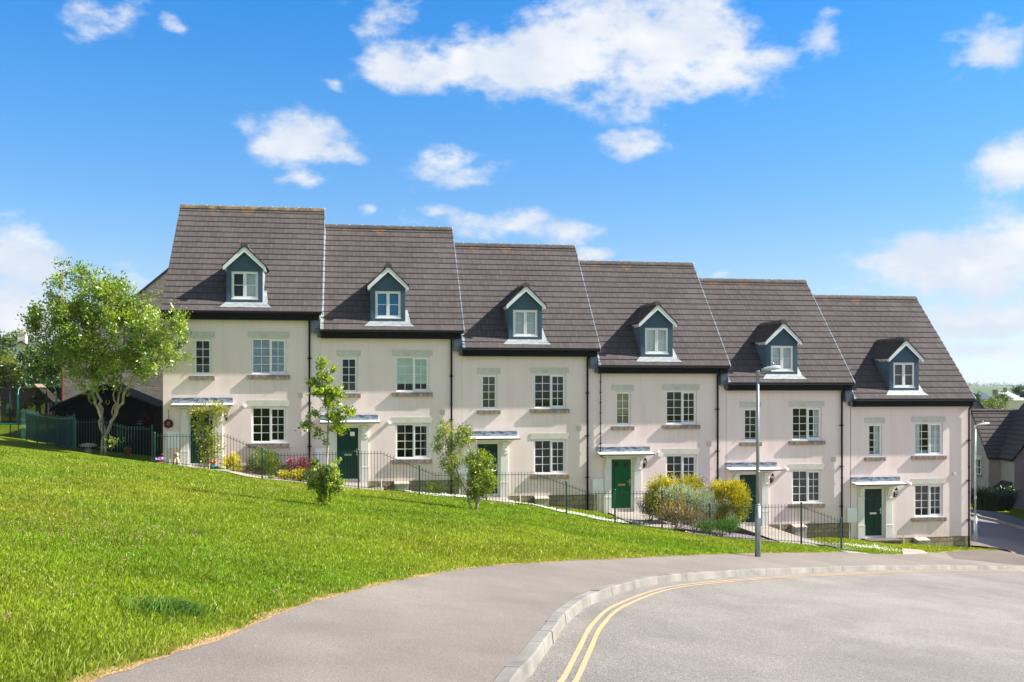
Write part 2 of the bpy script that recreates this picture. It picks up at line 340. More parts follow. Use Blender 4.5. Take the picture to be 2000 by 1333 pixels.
M['kerb'] = simple('kerb_concrete', (.225, .21, .186), .9, .30, 1.9, bump=.006)
M['yellow'] = NT('yellow_line_paint'); _t = M['yellow']
_w = _t.math('MULTIPLY', _t.ramp(_t.noise(45, 5, .75), [(.40, .1), (.54, 1.0)]), _t.ramp(_t.noise(.9, 4, .6), [(.35, .5), (.6, 1.0)])); M['yellow'] = _t.base(_t.mix(_w, (.30, .27, .235), (.62, .38, .14)), .8, .2)
M['foot'] = m_tarmac('footway_tarmac', (.142, .122, .105), (.315, .278, .242), .22, 150)
M['foot_dark'] = m_tarmac('footway_patch', (.10, .082, .07), (.215, .18, .152), .2, 150)
M['road'] = m_tarmac('road_tarmac', (.098, .090, .082), (.385, .355, .32), .26, 80, .015)
M['timber'] = m_paintwood('black_timber', (.009, .0085, .008), .8); M['felt'] = simple('roof_felt', (.03, .035, .045), .9, .3, 6)
M['gravel'] = m_tarmac('pale_gravel', (.22, .18, .14), (.62, .54, .45), .1, 38, .03); M['slatebed'] = m_tarmac('purple_slate_chippings', (.09, .07, .08), (.34, .28, .31), .1, 38, .03)

# ---------------------------------------------------------------- terrain
def plane(x, y): return -1.6 - .1296*x - .0501*y
def fence_y(x): return 35.2 - .19*(x + 6)
def fence_at(px, py):            # where the sight line through a fence point meets the fence line
    v = FW + RT*(px-CX)/F; t = (35.2 - .19*6)/(v[1] + .19*v[0])
    return Vector((v[0]*t, v[1]*t, (CY-py)/F*t))
HX = [-6.0, -0.957, 4.088, 9.122, 14.129, 19.198]; HZ = [0.0, -.619, -1.234, -1.85, -2.487, -3.112]; HY = 37.0
GZ = -2.72                       # threshold level below each house's datum
A = []
for px, py in ((300,903),(400,915),(513,935),(600,944),(700,954),(770,960),(830,967),(950,977),(1050,990),(1106,1004),(1200,1022),(1290,1030),(1365,1046),(1480,1056),(1565,1062),(1645,1072)):
    p = fence_at(px, py+2); A.append((p.x, p.y, p.z))
for px, py in ((340,910),(690,953),(1130,995),(1480,1047),(1680,1056),(1800,1064),(1888,1071)):
    v = FW + RT*(px-CX)/F; t = HY/v[1]; A.append((v[0]*t, HY, (CY-py)/F*t))
for px, py, Y in ((0,853,49),(60,863,44),(150,882,35.7),(200,890,35.6),(0,812,60),(60,815,58),(-200,775,75),(0,788,78),(100,788,78),(150,840,50),(-300,840,55),
                  (1950,1078,43),(1905,1062,43),(2000,1090,43),(1950,1055,47),(2060,1080,46),(1950,1022,55),(2050,1045,53),(1900,1008,56),(1950,1006,60),(1950,990,72),(2100,1010,72),(1900,985,80),(2100,1000,95)):
    p = at(px, py, Y); A.append(tuple(p))
EDGE = [(-3.2,1.0),(-2.3,3.6),(-1.42,6.32),(-.93,7.84),(-.29,9.91),(.87,12.59),(2.44,15.19),(5.46,18.76),(9.43,23.26),(14.6,28.52),(17.6,31.2),(20.6,33.6),(24.4,36.4),(28.5,39.4),(36,44.5)]
KERB = [(-1.4,0.0),(.25,4.4),(1.03,7.2),(1.33,8.06),(1.74,9.34),(2.26,10.92),(3.03,12.74),(4.55,15.33),(6.58,17.68),(8.31,19.44),(12.8,23.67),(17.29,27.52),(22.93,31.94),(30,37.2),(38,43)]
for x, y in EDGE[:10] + KERB: A.append((x, y, plane(x, y)))
for x, y in ((-20,10),(-20,25),(-10,3),(-12,14),(-10,22),(-4,18),(0,25),(-6,28),(5,27),(10,28),(20,10),(30,20),(25,28),(8,8),(0,-10),(40,30),(-40,20)): A.append((x, y, plane(x, y)))
A = np.array(A); AC = A[:, 2] - plane(A[:, 0], A[:, 1])
def ter(x, y):
    x = np.asarray(x, float); y = np.asarray(y, float); sh = x.shape; xf = x.ravel(); yf = y.ravel(); o = np.empty(len(xf))
    for i in range(0, len(xf), 20000):
        d2 = (xf[i:i+20000, None]-A[None, :, 0])**2 + (yf[i:i+20000, None]-A[None, :, 1])**2
        w = 1/(d2 + .5)**2; o[i:i+20000] = (w*AC).sum(1)/w.sum(1)
    z = plane(xf, yf) + o
    r = np.hypot(xf, yf-20)      # far away the slope eases to a valley floor
    k = np.clip((r-np.where(xf < 0, 105, 80))/120, 0, 1); k = k*k*(3-2*k); z = z*(1-k) + (-16.0)*k
    return z.reshape(sh)
def edge_x(y): e = np.array(EDGE); return np.interp(y, e[:, 1], e[:, 0])
SLABS = []                       # (x0,x1,y0,y1,z) : terrain stays below these
for i in range(6):
    z = HZ[i] + GZ - .06
    if i < 5: SLABS.append((HX[i]+.1, HX[i]+1.75, None, HY+.5, z))
def ground(x, y):
    z = ter(x, y)
    # under footway and road
    e = edge_x(y); k = np.clip((x-e-.12)/.5, 0, 1); z = z - .35*k*(np.abs(y-20) < 30)*(x-e < 60)
    for x0, x1, y0, y1, zs in SLABS:
        ys = fence_y(x)+.1
        m = (x > x0-.15) & (x < x1+.15) & (y > ys) & (y < y1)
        z = np.where(m, np.minimum(z, zs-.05), z)
    return z
def grid(xs, ys):
    X, Y = np.meshgrid(xs, ys); Z = ground(X.ravel(), Y.ravel())
    V = np.stack([X.ravel(), Y.ravel(), Z], 1); nx, ny = len(xs), len(ys)
    i = np.arange(nx-1)[None, :] + nx*np.arange(ny-1)[:, None]; i = i.ravel()
    return V, np.stack([i, i+1, i+nx+1, i+nx], 1)
def m_lawn():
    t = NT('lawn_turf'); big = t.noise(.22, 5, .6); mid = t.noise(1.6, 5, .65); fine = t.noise(28, 5, .7)
    c = t.ramp(big, [(.3, (.15, .20, .010)), (.55, (.16, .225, .012)), (.75, (.24, .25, .02))])
    c = t.mix(.85, c, t.ramp(mid, [(.3, .62), (.7, 1.3)]), 'MULTIPLY'); c = t.mix(.9, c, t.ramp(fine, [(.25, .4), (.75, 1.45)]), 'MULTIPLY')
    t.bump(fine, 1.0, .05); return t.base(c, .95, .05)
M['lawn'] = m_lawn()
xs = np.concatenate([np.linspace(-3000, -80, 14)[:-1], np.linspace(-80, -24, 20)[:-1], np.arange(-24, 32, .25), np.linspace(32, 90, 22), np.linspace(90, 3000, 14)[1:]])
ys = np.concatenate([np.linspace(-2500, -14, 12)[:-1], np.arange(-14, 5, .8), np.arange(5, 39, .22), np.arange(39, 110, 1.2), np.linspace(110, 3800, 18)[1:]])
V, Fc = grid(xs, ys)
tag(obj('lawn', npmesh('lawn', V, Fc, M['lawn'], smooth=True), None), kind='structure')

def crom(P, n):                  # resample a smooth curve evenly
    P = [Vector((*p, 0)) for p in P]; Q = [2*P[0]-P[1]] + P + [2*P[-1]-P[-2]]; out = []
    for i in range(1, len(Q)-2):
        for k in range(24):
            t = k/24; a, b, c, d = Q[i-1], Q[i], Q[i+1], Q[i+2]
            out.append(.5*((2*b)+(c-a)*t+(2*a-5*b+4*c-d)*t*t+(3*b-a-3*c+d)*t**3))
    out.append(P[-1]); out = np.array([(p.x, p.y) for p in out])
    s = np.concatenate([[0], np.cumsum(np.hypot(*np.diff(out, axis=0).T))]); u = np.linspace(0, s[-1], n)
    return np.stack([np.interp(u, s, out[:, 0]), np.interp(u, s, out[:, 1])], 1), s[-1]
KC, KLEN = crom(KERB, 400); EC, _ = crom(EDGE, 400)
_g = np.random.default_rng(3)
_n = np.convolve(_g.normal(0, 1, 420), np.ones(5)/5, 'same')[:400]*.035
EC[:, 0] += _n*1.0; EC[:, 1] -= _n*.6
def normals(C):
    d = np.gradient(C, axis=0); d /= np.hypot(*d.T)[:, None]; return np.stack([d[:, 1], -d[:, 0]], 1)   # to the right of travel
KN = normals(KC)
def loft(name, A_, B_, za, zb, mat, m=2, base=None):
    n = len(A_); Vv = []
    for j in range(m+1):
        k = j/m; P = A_*(1-k) + B_*k; z = (base or ter)(P[:, 0], P[:, 1]) + za*(1-k) + zb*k; Vv.append(np.column_stack([P, z]))
    Vv = np.concatenate(Vv); i = np.arange(n-1); Fq = np.concatenate([np.stack([j*n+i, (j+1)*n+i, (j+1)*n+i+1, j*n+i+1], 1) for j in range(m)])
    return npmesh(name, Vv, Fq, mat, smooth=True)
tag(obj('footpath', loft('footpath', EC, KC, .022, .022, M['foot'], 10), None), kind='structure')
# road: from under the kerb out to the right
FAR = KC + 46*np.array([.78, -.62]); 
UP = .075
tag(obj('road', loft('road', KC+KN*.02, FAR, -UP, -UP, M['road'], 60), None), kind='structure')
# kerb stones
mb = MB(); s = 0.0; L_ = KLEN; rr = random.Random(2)
def kp(s): u = s/L_*399; return np.array([np.interp(u, range(400), KC[:, 0]), np.interp(u, range(400), KC[:, 1])]), np.array([np.interp(u, range(400), KN[:, 0]), np.interp(u, range(400), KN[:, 1])])
while s < L_-1:
    ln = .62 if s < 24 else .915; g = .0025; dz = rr.uniform(-.004, .006); dn = rr.uniform(-.004, .004); ring = []
    for q in (s+g, s+ln/2, s+ln-g):
        p, nn = kp(q); ring.append([(p[0]+nn[0]*(o+dn), p[1]+nn[1]*(o+dn), float(plane(*p))+z+dz) for o, z in ((-.005, -.12), (-.005, .022), (.004, .030), (.112, .030), (.126, .020), (.142, -UP-.06))])
    v = [x for r in ring for x in r]; f = []
    for a in range(2):
        for b in range(5): f.append((a*6+b, a*6+b+1, (a+1)*6+b+1, (a+1)*6+b))
    f += [(5, 4, 3, 2, 1, 0), (12, 13, 14, 15, 16, 17)]; mb.add(v, f); s += ln
tag(obj('kerb', mb, M['kerb']), kind='structure')
for a, w in ((.36, .046), (.462, .046)):
    tag(obj('road_marking', loft('road_marking', KC+KN*a, KC+KN*(a+w), -UP+.005, -UP+.005, M['yellow'], 1), None), kind='structure')
# channel of grit beside the kerb
# darker reinstated footway where the path widens, and pale concrete strip at the lawn corner
i0 = 255; k = slice(262, 372)
PA = EC[k] + normals(EC)[k]*.05; PB = KC[k] - KN[k]*.35
ww = np.clip(np.linspace(0, 1, PA.shape[0])*6, 0, 1)[:, None]*np.clip((1-np.linspace(0, 1, PA.shape[0]))*4, 0, 1)[:, None]
tag(obj('footpath_patch', loft('footpath_patch', PA*ww+(PA*.5+PB*.5)*(1-ww), PB*ww+(PA*.5+PB*.5)*(1-ww), .027, .027, M['foot_dark'], 6), None), kind='structure')
# dry, scorched rim of the lawn
def m_rim():
    t = NT('dry_grass_rim'); c = t.ramp(t.noise(22, 6, .7), [(.3, (.26, .15, .06)), (.7, (.58, .42, .22))]); t.bump(t.noise(40, 5), 1, .03); return t.base(c, .95, .05)
M['rim'] = m_rim(); EN = normals(EC)
rw = (.10 + .05*np.sin(np.arange(400)*.7) + .03*np.sin(np.arange(400)*2.3))[:, None]
tag(obj('dry_grass_edge', loft('dry_grass_edge', EC-EN*rw, EC+EN*.02, .010, .0245, M['rim'], 2), None), kind='structure')

def sheet(name, pts, mat, dz=.03, kind='structure', label=None, base=None):   # draped quad patch: pts = 4 corners (x,y)
    a, b, c, d = [np.array(p) for p in pts]; n = 14; U, Vv = np.meshgrid(np.linspace(0, 1, n), np.linspace(0, 1, n)); U = U.ravel()[:, None]; Vv = Vv.ravel()[:, None]
    P = (a*(1-U)+b*U)*(1-Vv) + (d*(1-U)+c*U)*Vv; z = ground(P[:, 0], P[:, 1]) + dz
    i = (np.arange(n-1)[None, :] + n*np.arange(n-1)[:, None]).ravel()
    return tag(obj(name, npmesh(name, np.column_stack([P, z]), np.stack([i, i+1, i+n+1, i+n], 1), mat, smooth=True), None), label, kind=kind)
def g2(px, py, Y): p = at(px, py, Y); return (p.x, p.y)
# garden beds
sheet('gravel_bed', [(-5.8, 35.35), (-3.9, 34.95), (-3.9, 36.95), (-5.8, 36.95)], M['gravel'])
sheet('gravel_bed', [(-4.2, 34.95), (-1.0, 34.35), (-1.0, 36.95), (-4.2, 36.95)], M['gravel'])
sheet('slate_bed', [(10.9, 32.1), (14.1, 31.5), (14.1, 36.95), (10.9, 36.95)], M['slatebed'])
sheet('slate_bed', [(15.9, 31.2), (16.5, 31.2), (17.4, 36.95), (15.9, 36.95)], M['slatebed'])
# side road beyond the last house
M['road_shade'] = m_tarmac('shaded_road_tarmac', (.12, .12, .125), (.25, .25, .27), .15, 60)  # shade of the side road mixed into a darker, bluer tarmac colour
def strip(name, P, Q, mat, dz, kind='structure'):
    n = 40; t = np.linspace(0, 1, n)[:, None]; a = np.array(P[0])*(1-t)+np.array(P[1])*t; b = np.array(Q[0])*(1-t)+np.array(Q[1])*t
    return tag(obj(name, loft(name, a, b, dz, dz, mat, 12, base=ground), None), kind=kind)
def seg(p, q, e0=.35, e1=.6):    # extend a segment both ways
    p = np.array(p); q = np.array(q); return tuple(p-(q-p)*e0), tuple(q+(q-p)*e1)
nk = seg(g2(1895, 1052, 42.8), g2(2000, 1074, 44)); fk = seg(g2(1895, 1008, 55), g2(2000, 1036, 52)); fp = seg(g2(1895, 997, 60), g2(2000, 1012, 57)); np_ = seg(g2(1895, 1062, 41.2), g2(2000, 1086, 41.8))
strip('side_road', nk, fk, M['road_shade'], .05); strip('pavement', np_, nk, M['foot_dark'], .10); strip('pavement', fk, fp, M['road_shade'], .17)
mb = MB()
for a_, off, hh in ((fk, .05, .19),):
    p, q = np.array(a_[0]), np.array(a_[1]); d = (q-p)/np.hypot(*(q-p)); nn = np.array([-d[1], d[0]])
    for i in range(30):
        u = p+(q-p)*i/30; w = p+(q-p)*(i+.97)/30; z0 = float(ground(*u)); z1 = float(ground(*w)); u2 = u+nn*.14; w2 = w+nn*.14
        mb.add([(*u, z0-.1), (*w, z1-.1), (*w2, z1-.1), (*u2, z0-.1), (*u, z0+hh), (*w, z1+hh), (*w2, z1+hh), (*u2, z0+hh)], [(3,2,1,0),(4,5,6,7),(0,1,5,4),(1,2,6,5),(2,3,7,6),(3,0,4,7)])
tag(obj('side_kerb', mb, M['kerb']), kind='structure')

# ---------------------------------------------------------------- walkway slabs and steps inside the fence
def slab_along(mb, x0, x1, z, w=1.0, th=.5, mi=0):
    a0, a1 = fence_y(x0)+.12, fence_y(x1)+.12
    v = [(x0,a0,z-th),(x1,a1,z-th),(x1,a1+w,z-th),(x0,a0+w,z-th),(x0,a0,z),(x1,a1,z),(x1,a1+w,z),(x0,a0+w,z)]
    mb.add(v, [(3,2,1,0)], mi+1); mb.add(v, [(0,1,5,4),(1,2,6,5),(2,3,7,6),(3,0,4,7)], mi+1); mb.add(v, [(4,5,6,7)], mi)
for i in range(5):
    X, z = HX[i], HZ[i]+GZ-.06
    mb = MB(); e = X+(2.1, 2.15, 2.15, 1.75, 1.3)[i]; s0 = X+(.3 if i == 0 else -.6)
    slab_along(mb, s0, e, z); slab_along(mb, e, e+.32, z-.17); slab_along(mb, e+.32, e+.64, z-.34)
    # from the door out to the walkway
    x0, x1 = X+.42, X+1.62
    v = [(x0, fence_y(x0)+1.13, z-.4), (x1, fence_y(x1)+1.13, z-.4), (x1, HY-.004, z-.4), (x0, HY-.004, z-.4)]; v += [(a, b, z+.002) for a, b, _ in v]
    mb.add(v, [(4,5,6,7)], 0); mb.add(v, [(0,1,5,4),(1,2,6,5),(3,0,4,7)], 1)
    tag(obj('garden_path', mb, [M['paving'], M['step_dark']]), kind='structure')
# last house: short path from step to footway
sheet('garden_path', [g2(1762, 1066, 36.6), g2(1800, 1066, 36.8), g2(1842, 1082, 33.6), g2(1765, 1081, 32.6)], M['paving'], .035)
sheet('garden_path', [g2(1655, 1075, 31.4), g2(1700, 1077, 31.8), g2(1700, 1080, 30.7), g2(1640, 1079, 30.4)], M['paving'], .035)

# ---------------------------------------------------------------- the terrace
WD = 5.04; SL = (6.9835-2.6329)/(4.031+.25); EY = -.25; EZ = 2.633; RY = 4.031; DEP = RY*2
def roof_z(y): return EZ + (y-EY)*SL
WINS = dict(U=(2.659, 3.859, .453, 1.723), L=(2.659, 3.859, -1.96, -.69), N=(.694, 1.300, .42, 1.70))
DOOR = (.53, 1.40, GZ, -.78)
def wall_mb(i):
    xl = -.33 if i == 0 else 0.0; xr = WD
    mb = MB(); zb = GZ-.02; zt = EZ-.02
    ops = list(WINS.values()) + [DOOR]
    xs_ = sorted({xl, xr} | {o[0] for o in ops} | {o[1] for o in ops} | {1.68}); zs_ = sorted({zb, zt} | {max(o[2], zb) for o in ops} | {o[3] for o in ops})
    for a, b in zip(xs_, xs_[1:]):
        for c, d in zip(zs_, zs_[1:]):
            mx, mz = (a+b)/2, (c+d)/2
            if any(o[0] < mx < o[1] and o[2] < mz < o[3] for o in ops): continue
            mb.quad((a,0,c),(b,0,c),(b,0,d),(a,0,d))
    for o in ops:                # reveals and the dark room behind
        a, b, c, d = o; c = max(c, zb); r = .14
        mb.quad((a,0,c),(a,0,d),(a,r,d),(a,r,c)); mb.quad((b,0,c),(b,r,c),(b,r,d),(b,0,d)); mb.quad((a,0,d),(b,0,d),(b,r,d),(a,r,d)); mb.quad((a,0,c),(a,r,c),(b,r,c),(b,0,c))
        e = .9; q = .5
        mb.quad((a-q,e,c-q),(b+q,e,c-q),(b+q,e,d+q),(a-q,e,d+q), 1)
        mb.quad((a-q,r,c-q),(a-q,e,c-q),(a-q,e,d+q),(a-q,r,d+q), 1); mb.quad((b+q,r,c-q),(b+q,r,d+q),(b+q,e,d+q),(b+q,e,c-q), 1)
        mb.quad((a-q,r,d+q),(b+q,r,d+q),(b+q,e,d+q),(a-q,e,d+q), 1); mb.quad((a-q,r,c-q),(b+q,r,c-q),(b+q,e,c-q),(a-q,e,c-q), 1)
    gz = roof_z(RY)-.12; zb2 = -4.2
    for x, s in ((xl, 1), (xr, -1)):   # gable ends
        x += (.0015 if x == 0 else 0) - (.0015 if x == xr else 0)
        p = [(x,0,zb2),(x,DEP,zb2),(x,DEP,zt),(x,RY,gz),(x,0,zt+.1)]; mb.add(p, [(0,1,2,3,4)])
    mb.quad((xl,DEP,zb2),(xr,DEP,zb2),(xr,DEP,zt),(xl,DEP,zt))
    # render runs down to the ground left of and beside the door
    mb.quad((xl,0,zb-.55),(1.68,0,zb-.55),(1.68,0,zb),(xl,0,zb))
    return mb
def tile_face(mb, x0, x1, zoff=0.0, rows=19, y0=EY, y1=RY, flip=False, steps=1, u0=0):
    uv = []
    for r in range(rows):
        a = y0+(y1-y0)*r/rows; b = y0+(y1-y0)*(r+1)/rows; za = roof_z(a)+.048; zb = roof_z(b)+.012; zl = roof_z(a)-.01
        if flip: a, b = 2*RY-a, 2*RY-b
        mb.quad((x0,a,za),(x1,a,za),(x1,b,zb),(x0,b,zb), 0); uv.append([(x0+u0,r+.02),(x1+u0,r+.02),(x1+u0,r+.98),(x0+u0,r+.98)])
        zl = za-.022; mb.quad((x0,a,zl),(x1,a,zl),(x1,a,za),(x0,a,za), 0); uv.append([(x0+u0,r+.01),(x1+u0,r+.01),(x1+u0,r+.02),(x0+u0,r+.02)])
        ai = a+(.05 if not flip else -.05)
        mb.quad((x0,a,zl),(x0,ai,zl+.03),(x1,ai,zl+.03),(x1,a,zl), 1); uv.append([(0,r+.5)]*4)  # underside and recess coloured near-black to deepen the shadow line of each course
        mb.quad((x0,ai,zl-.03),(x1,ai,zl-.03),(x1,ai,zl+.03),(x0,ai,zl+.03), 1); uv.append([(0,r+.5)]*4)
        mb.quad((x0,a,zl-.02),(x0,a,za),(x0,b,zb),(x0,b,zb-.05), 0); uv.append([(0,r+.5)]*4)
        mb.quad((x1,a,zl-.02),(x1,b,zb-.05),(x1,b,zb),(x1,a,za), 0); uv.append([(0,r+.5)]*4)
    return uv
def uvmesh(name, mb, mats, uv):
    me = mb.mesh(name, mats); l = me.uv_layers.new(name='UVMap'); k = 0
    flat = [c for f in uv for c in f]
    l.data.foreach_set('uv', np.array(flat, np.float32).ravel()); return me
def roof_mesh(i):
    xl = -.38 if i == 0 else .012; xr = WD+.055; mb = MB(); uv = tile_face(mb, xl, xr, u0=i*3.3); uv += tile_face(mb, xl, xr, flip=True, u0=i*3.3)
    # underside / verge thickness
    for f in ([(xl,EY,EZ-.03),(xr,EY,EZ-.03),(xr,RY,roof_z(RY)-.06),(xl,RY,roof_z(RY)-.06)],):
        mb.quad(*f); uv.append([(0, .5)]*4)
    return uvmesh('roof', mb, [M['tile'], M['dark']], uv)
def window_mb(x0, x1, z0, z1, kind):
    mb = MB(); y = .045; t = .055; W_ = .07
    mb.box(x0+.004, x1-.004, y, y+W_, z1-t, z1-.004); mb.box(x0+.004, x1-.004, y-.012, y+W_, z0, z0+t+.012)
    mb.box(x0+.004, x0+t, y, y+W_, z0+t+.012, z1-t); mb.box(x1-t, x1-.004, y, y+W_, z0+t+.012, z1-t)
    mb.box(x0-.0, x1+.0, y-.05, y-.002, z0-.012, z0+.022)      # projecting bottom rail
    def bars(a, b, c, d, nx, nz, w=.011):
        for k in range(1, nx+1): xm = a+(b-a)*k/(nx+1); mb.box(xm-w, xm+w, y+.022, y+.04, c, d)
        for k in range(1, nz+1): zm = c+(d-c)*k/(nz+1); mb.box(a, b, y+.024, y+.042, zm-w, zm+w)
    def sash(a, b, c, d, s=.05):
        mb.box(a, b, y-.014, y+.05, d-s, d); mb.box(a, b, y-.014, y+.05, c, c+s); mb.box(a, a+s, y-.014, y+.05, c+s, d-s); mb.box(b-s, b, y-.014, y+.05, c+s, d-s)
        return a+s, b-s, c+s, d-s
    zi0, zi1 = z0+t+.014, z1-t-.002
    if kind == 'W':
        xm = x0+(x1-x0)*.535; mb.box(xm-.03, xm+.03, y, y+W_, z0+t+.012, z1-t)
        bars(x0+t, xm-.03, zi0, zi1, 1, 3); bars(*sash(xm+.006, x1-t+.012, zi0-.01, zi1+.01), 1, 3)
    elif kind == 'N':
        bars(*sash(x0+t-.012, x1-t+.012, zi0-.01, zi1+.01, .04), 1, 3)
    else:
        xm = (x0+x1)/2; mb.box(xm-.028, xm+.028, y, y+W_, z0+t+.012, z1-t)
        bars(*sash(x0+t-.012, xm-.01, zi0-.01, zi1+.01, .045), 0, 1); bars(*sash(xm+.01, x1-t+.012, zi0-.01, zi1+.01, .045), 0, 1)
    return mb
def pane_mb(x0, x1, z0, z1): return MB().quad((x0+.03,.085,z0+.03),(x1-.03,.085,z0+.03),(x1-.03,.085,z1-.03),(x0+.03,.085,z1-.03))
MESH = {}
def shared(key, fn):
    if key not in MESH: MESH[key] = fn()
    return MESH[key]
for nm, c in (('blind_pale', (.72, .86, .95)), ('blind_green', (.75, .86, .76)), ('blind_tan', (.62, .50, .27)), ('blind_grey', (.72, .76, .78)), ('curtain_white', (.85, .87, .85)), ('curtain_blue', (.05, .30, .62)), ('blind_dark', (.055, .05, .06)), ('blind_olive', (.14, .15, .08)), ('curtain_brown', (.16, .13, .13))):
    M[nm] = simple(nm, c, .85, .12, 3)
def blind_mb(x0, x1, z0, z1, slats=True):   # venetian blind: many thin tilted slats, or one roller sheet
    mb = MB()
    if slats:
        n = int((z1-z0)/.045)
        for k in range(n):
            z = z0+(z1-z0)*(k+.5)/n; mb.quad((x0,.105,z-.018),(x1,.105,z-.018),(x1,.13,z+.018),(x0,.13,z+.018))
    else: mb.quad((x0,.11,z0),(x1,.11,z0),(x1,.11,z1),(x0,.11,z1))
    return mb
def curtain_mb(x0, x1, z0, z1):
    mb = MB(); n = int((x1-x0)/.022)+1
    P = [(x0+(x1-x0)*k/n, .135+.02*math.sin(k*1.3)+.01*math.sin(k*.47)) for k in range(n+1)]
    for (a, b), (c, d) in zip(P, P[1:]): mb.quad((a,b,z0),(c,d,z0),(c,d,z1),(a,b,z1))
    return mb
def door_mb():
    mb = MB(); x0, x1, z0, z1 = .575, 1.325, GZ+.07, -.835; y = .10
    mb.box(x0, x1, y, y+.05, z0, z1)
    def panel(a, b, c, d):       # raised and fielded panel
        mb.box(a, b, y-.012, y+.001, c, d, top=None); mb.box(a+.035, b-.035, y-.022, y-.011, c+.035, d-.035)
    w = (x1-x0); a1, b1, a2, b2 = x0+.11, x0+w/2-.045, x0+w/2+.045, x1-.11
    for a, b in ((a1, b1), (a2, b2)): panel(a, b, z0+.15, z0+.72); panel(a, b, z0+.93, z0+1.42)
    return mb
def bracket_mb(x0, x1):
    prof = [(-.02,-.74),(-.20,-.74),(-.20,-.80),(-.175,-.83),(-.19,-.88),(-.165,-.93),(-.13,-.95),(-.12,-1.0),(-.135,-1.05),(-.11,-1.10),(-.072,-1.12),(-.072,-1.10)]
    prof = [(-.074,-.735)] + prof[1:]
    return MB().prism(prof, 'x', x0+.05, x1-.05)
def pilaster_mb(x0, x1):
    mb = MB(); b = -2.25
    mb.box(x0, x1, -.07, -.001, b+.03, -.735); mb.box(x0-.015, x1+.015, -.09, -.001, b-.005, b+.03); mb.box(x0-.012, x1+.012, -.085, -.001, GZ-.22, b-.005)
    mb.box(x0-.012, x1+.012, -.085, -.069, -1.20, -1.17)
    return mb
def canopy_mb(dx=0):
    mb = MB(); x0, x1 = -.0, 2.06
    mb.prism([(-.48,-.605),(-.001,-.54),(-.001,-.575),(-.48,-.64)], 'x', x0, x1, 0)            # board
    # cove moulding under it
    pr = [(.08,1.98,-.42,-.642),(.12,1.94,-.36,-.665),(.18,1.85,-.22,-.70),(.25,1.76,-.16,-.735)]
    for (a,b,c,d), (e,f,g,h) in zip(pr, pr[1:]):
        mb.quad((e,g,h),(f,g,h),(b,c,d),(a,c,d), 0); mb.quad((e,g,h),(a,c,d),(a,-.001,d),(e,-.001,h), 0); mb.quad((f,g,h),(f,-.001,h),(b,-.001,d),(b,c,d), 0)
    a,b,c,d = pr[-1]; mb.quad((a,c,d),(a,-.001,d),(b,-.001,d),(b,c,d), 0)
    mb.box(x0-.012, x1+.012, -.492, -.470, -.652, -.612, 1)                                     # black strip standing in for the board's shadow line
    return mb
def lantern_mb(x, z):
    mb = MB(); c = (x, -.17, z)
    mb.box(x-.03, x+.03, -.03, -.001, z-.26, z-.06); mb.tube([(x,-.02,z-.20),(x,-.10,z-.24),(x,-.17,z-.20),(x,-.17,z-.15)], .012)
    mb.lathe([(.035,-.15),(.05,-.13),(.052,-.12)], c, 6); mb.lathe([(.075,.04),(.072,.055),(.03,.10),(.012,.12),(.008,.15)], c, 6)
    for k in range(6): a = math.pi/3*k; mb.tube([(x+.048*math.cos(a),-.17+.048*math.sin(a),z-.12),(x+.07*math.cos(a),-.17+.07*math.sin(a),z+.04)], .006, 4)
    return mb
def dormer_mb(x0):
    x1 = x0+1.24; mb = MB(); y = .05; zb = 2.90; ze = 4.19; xm = (x0+x1)/2; za = ze+.62; yb = EY+(ze-EZ)/SL; a, b, c, d = x0+.16, x1-.16, 3.10, 4.085
    for p, q in (((x0,zb),(x1,c)),((x0,d),(x1,ze))): mb.quad((p[0],y,p[1]),(q[0],y,p[1]),(q[0],y,q[1]),(p[0],y,q[1]))
    mb.quad((x0,y,c),(a,y,c),(a,y,d),(x0,y,d)); mb.quad((b,y,c),(x1,y,c),(x1,y,d),(b,y,d))
    mb.add([(x0,y,ze),(x1,y,ze),(xm,y,za)], [(0,1,2)])
    r = .12
    mb.quad((a,y,c),(a,y,d),(a,y+r,d),(a,y+r,c)); mb.quad((b,y,c),(b,y+r,c),(b,y+r,d),(b,y,d)); mb.quad((a,y,d),(b,y,d),(b,y+r,d),(a,y+r,d)); mb.quad((a,y,c),(a,y+r,c),(b,y+r,c),(b,y,c))
    mb.quad((x0+.02,y+.6,zb),(x1-.02,y+.6,zb),(x1-.02,y+.6,ze+.1),(x0+.02,y+.6,ze+.1), 2)
    mb.add([(x0,y,zb-.2),(x0,y,ze),(x0,yb+.1,ze)], [(0,1,2)], 0); mb.add([(x1,y,zb-.2),(x1,y,ze),(x1,yb+.1,ze)], [(0,2,1)], 1)
    return mb
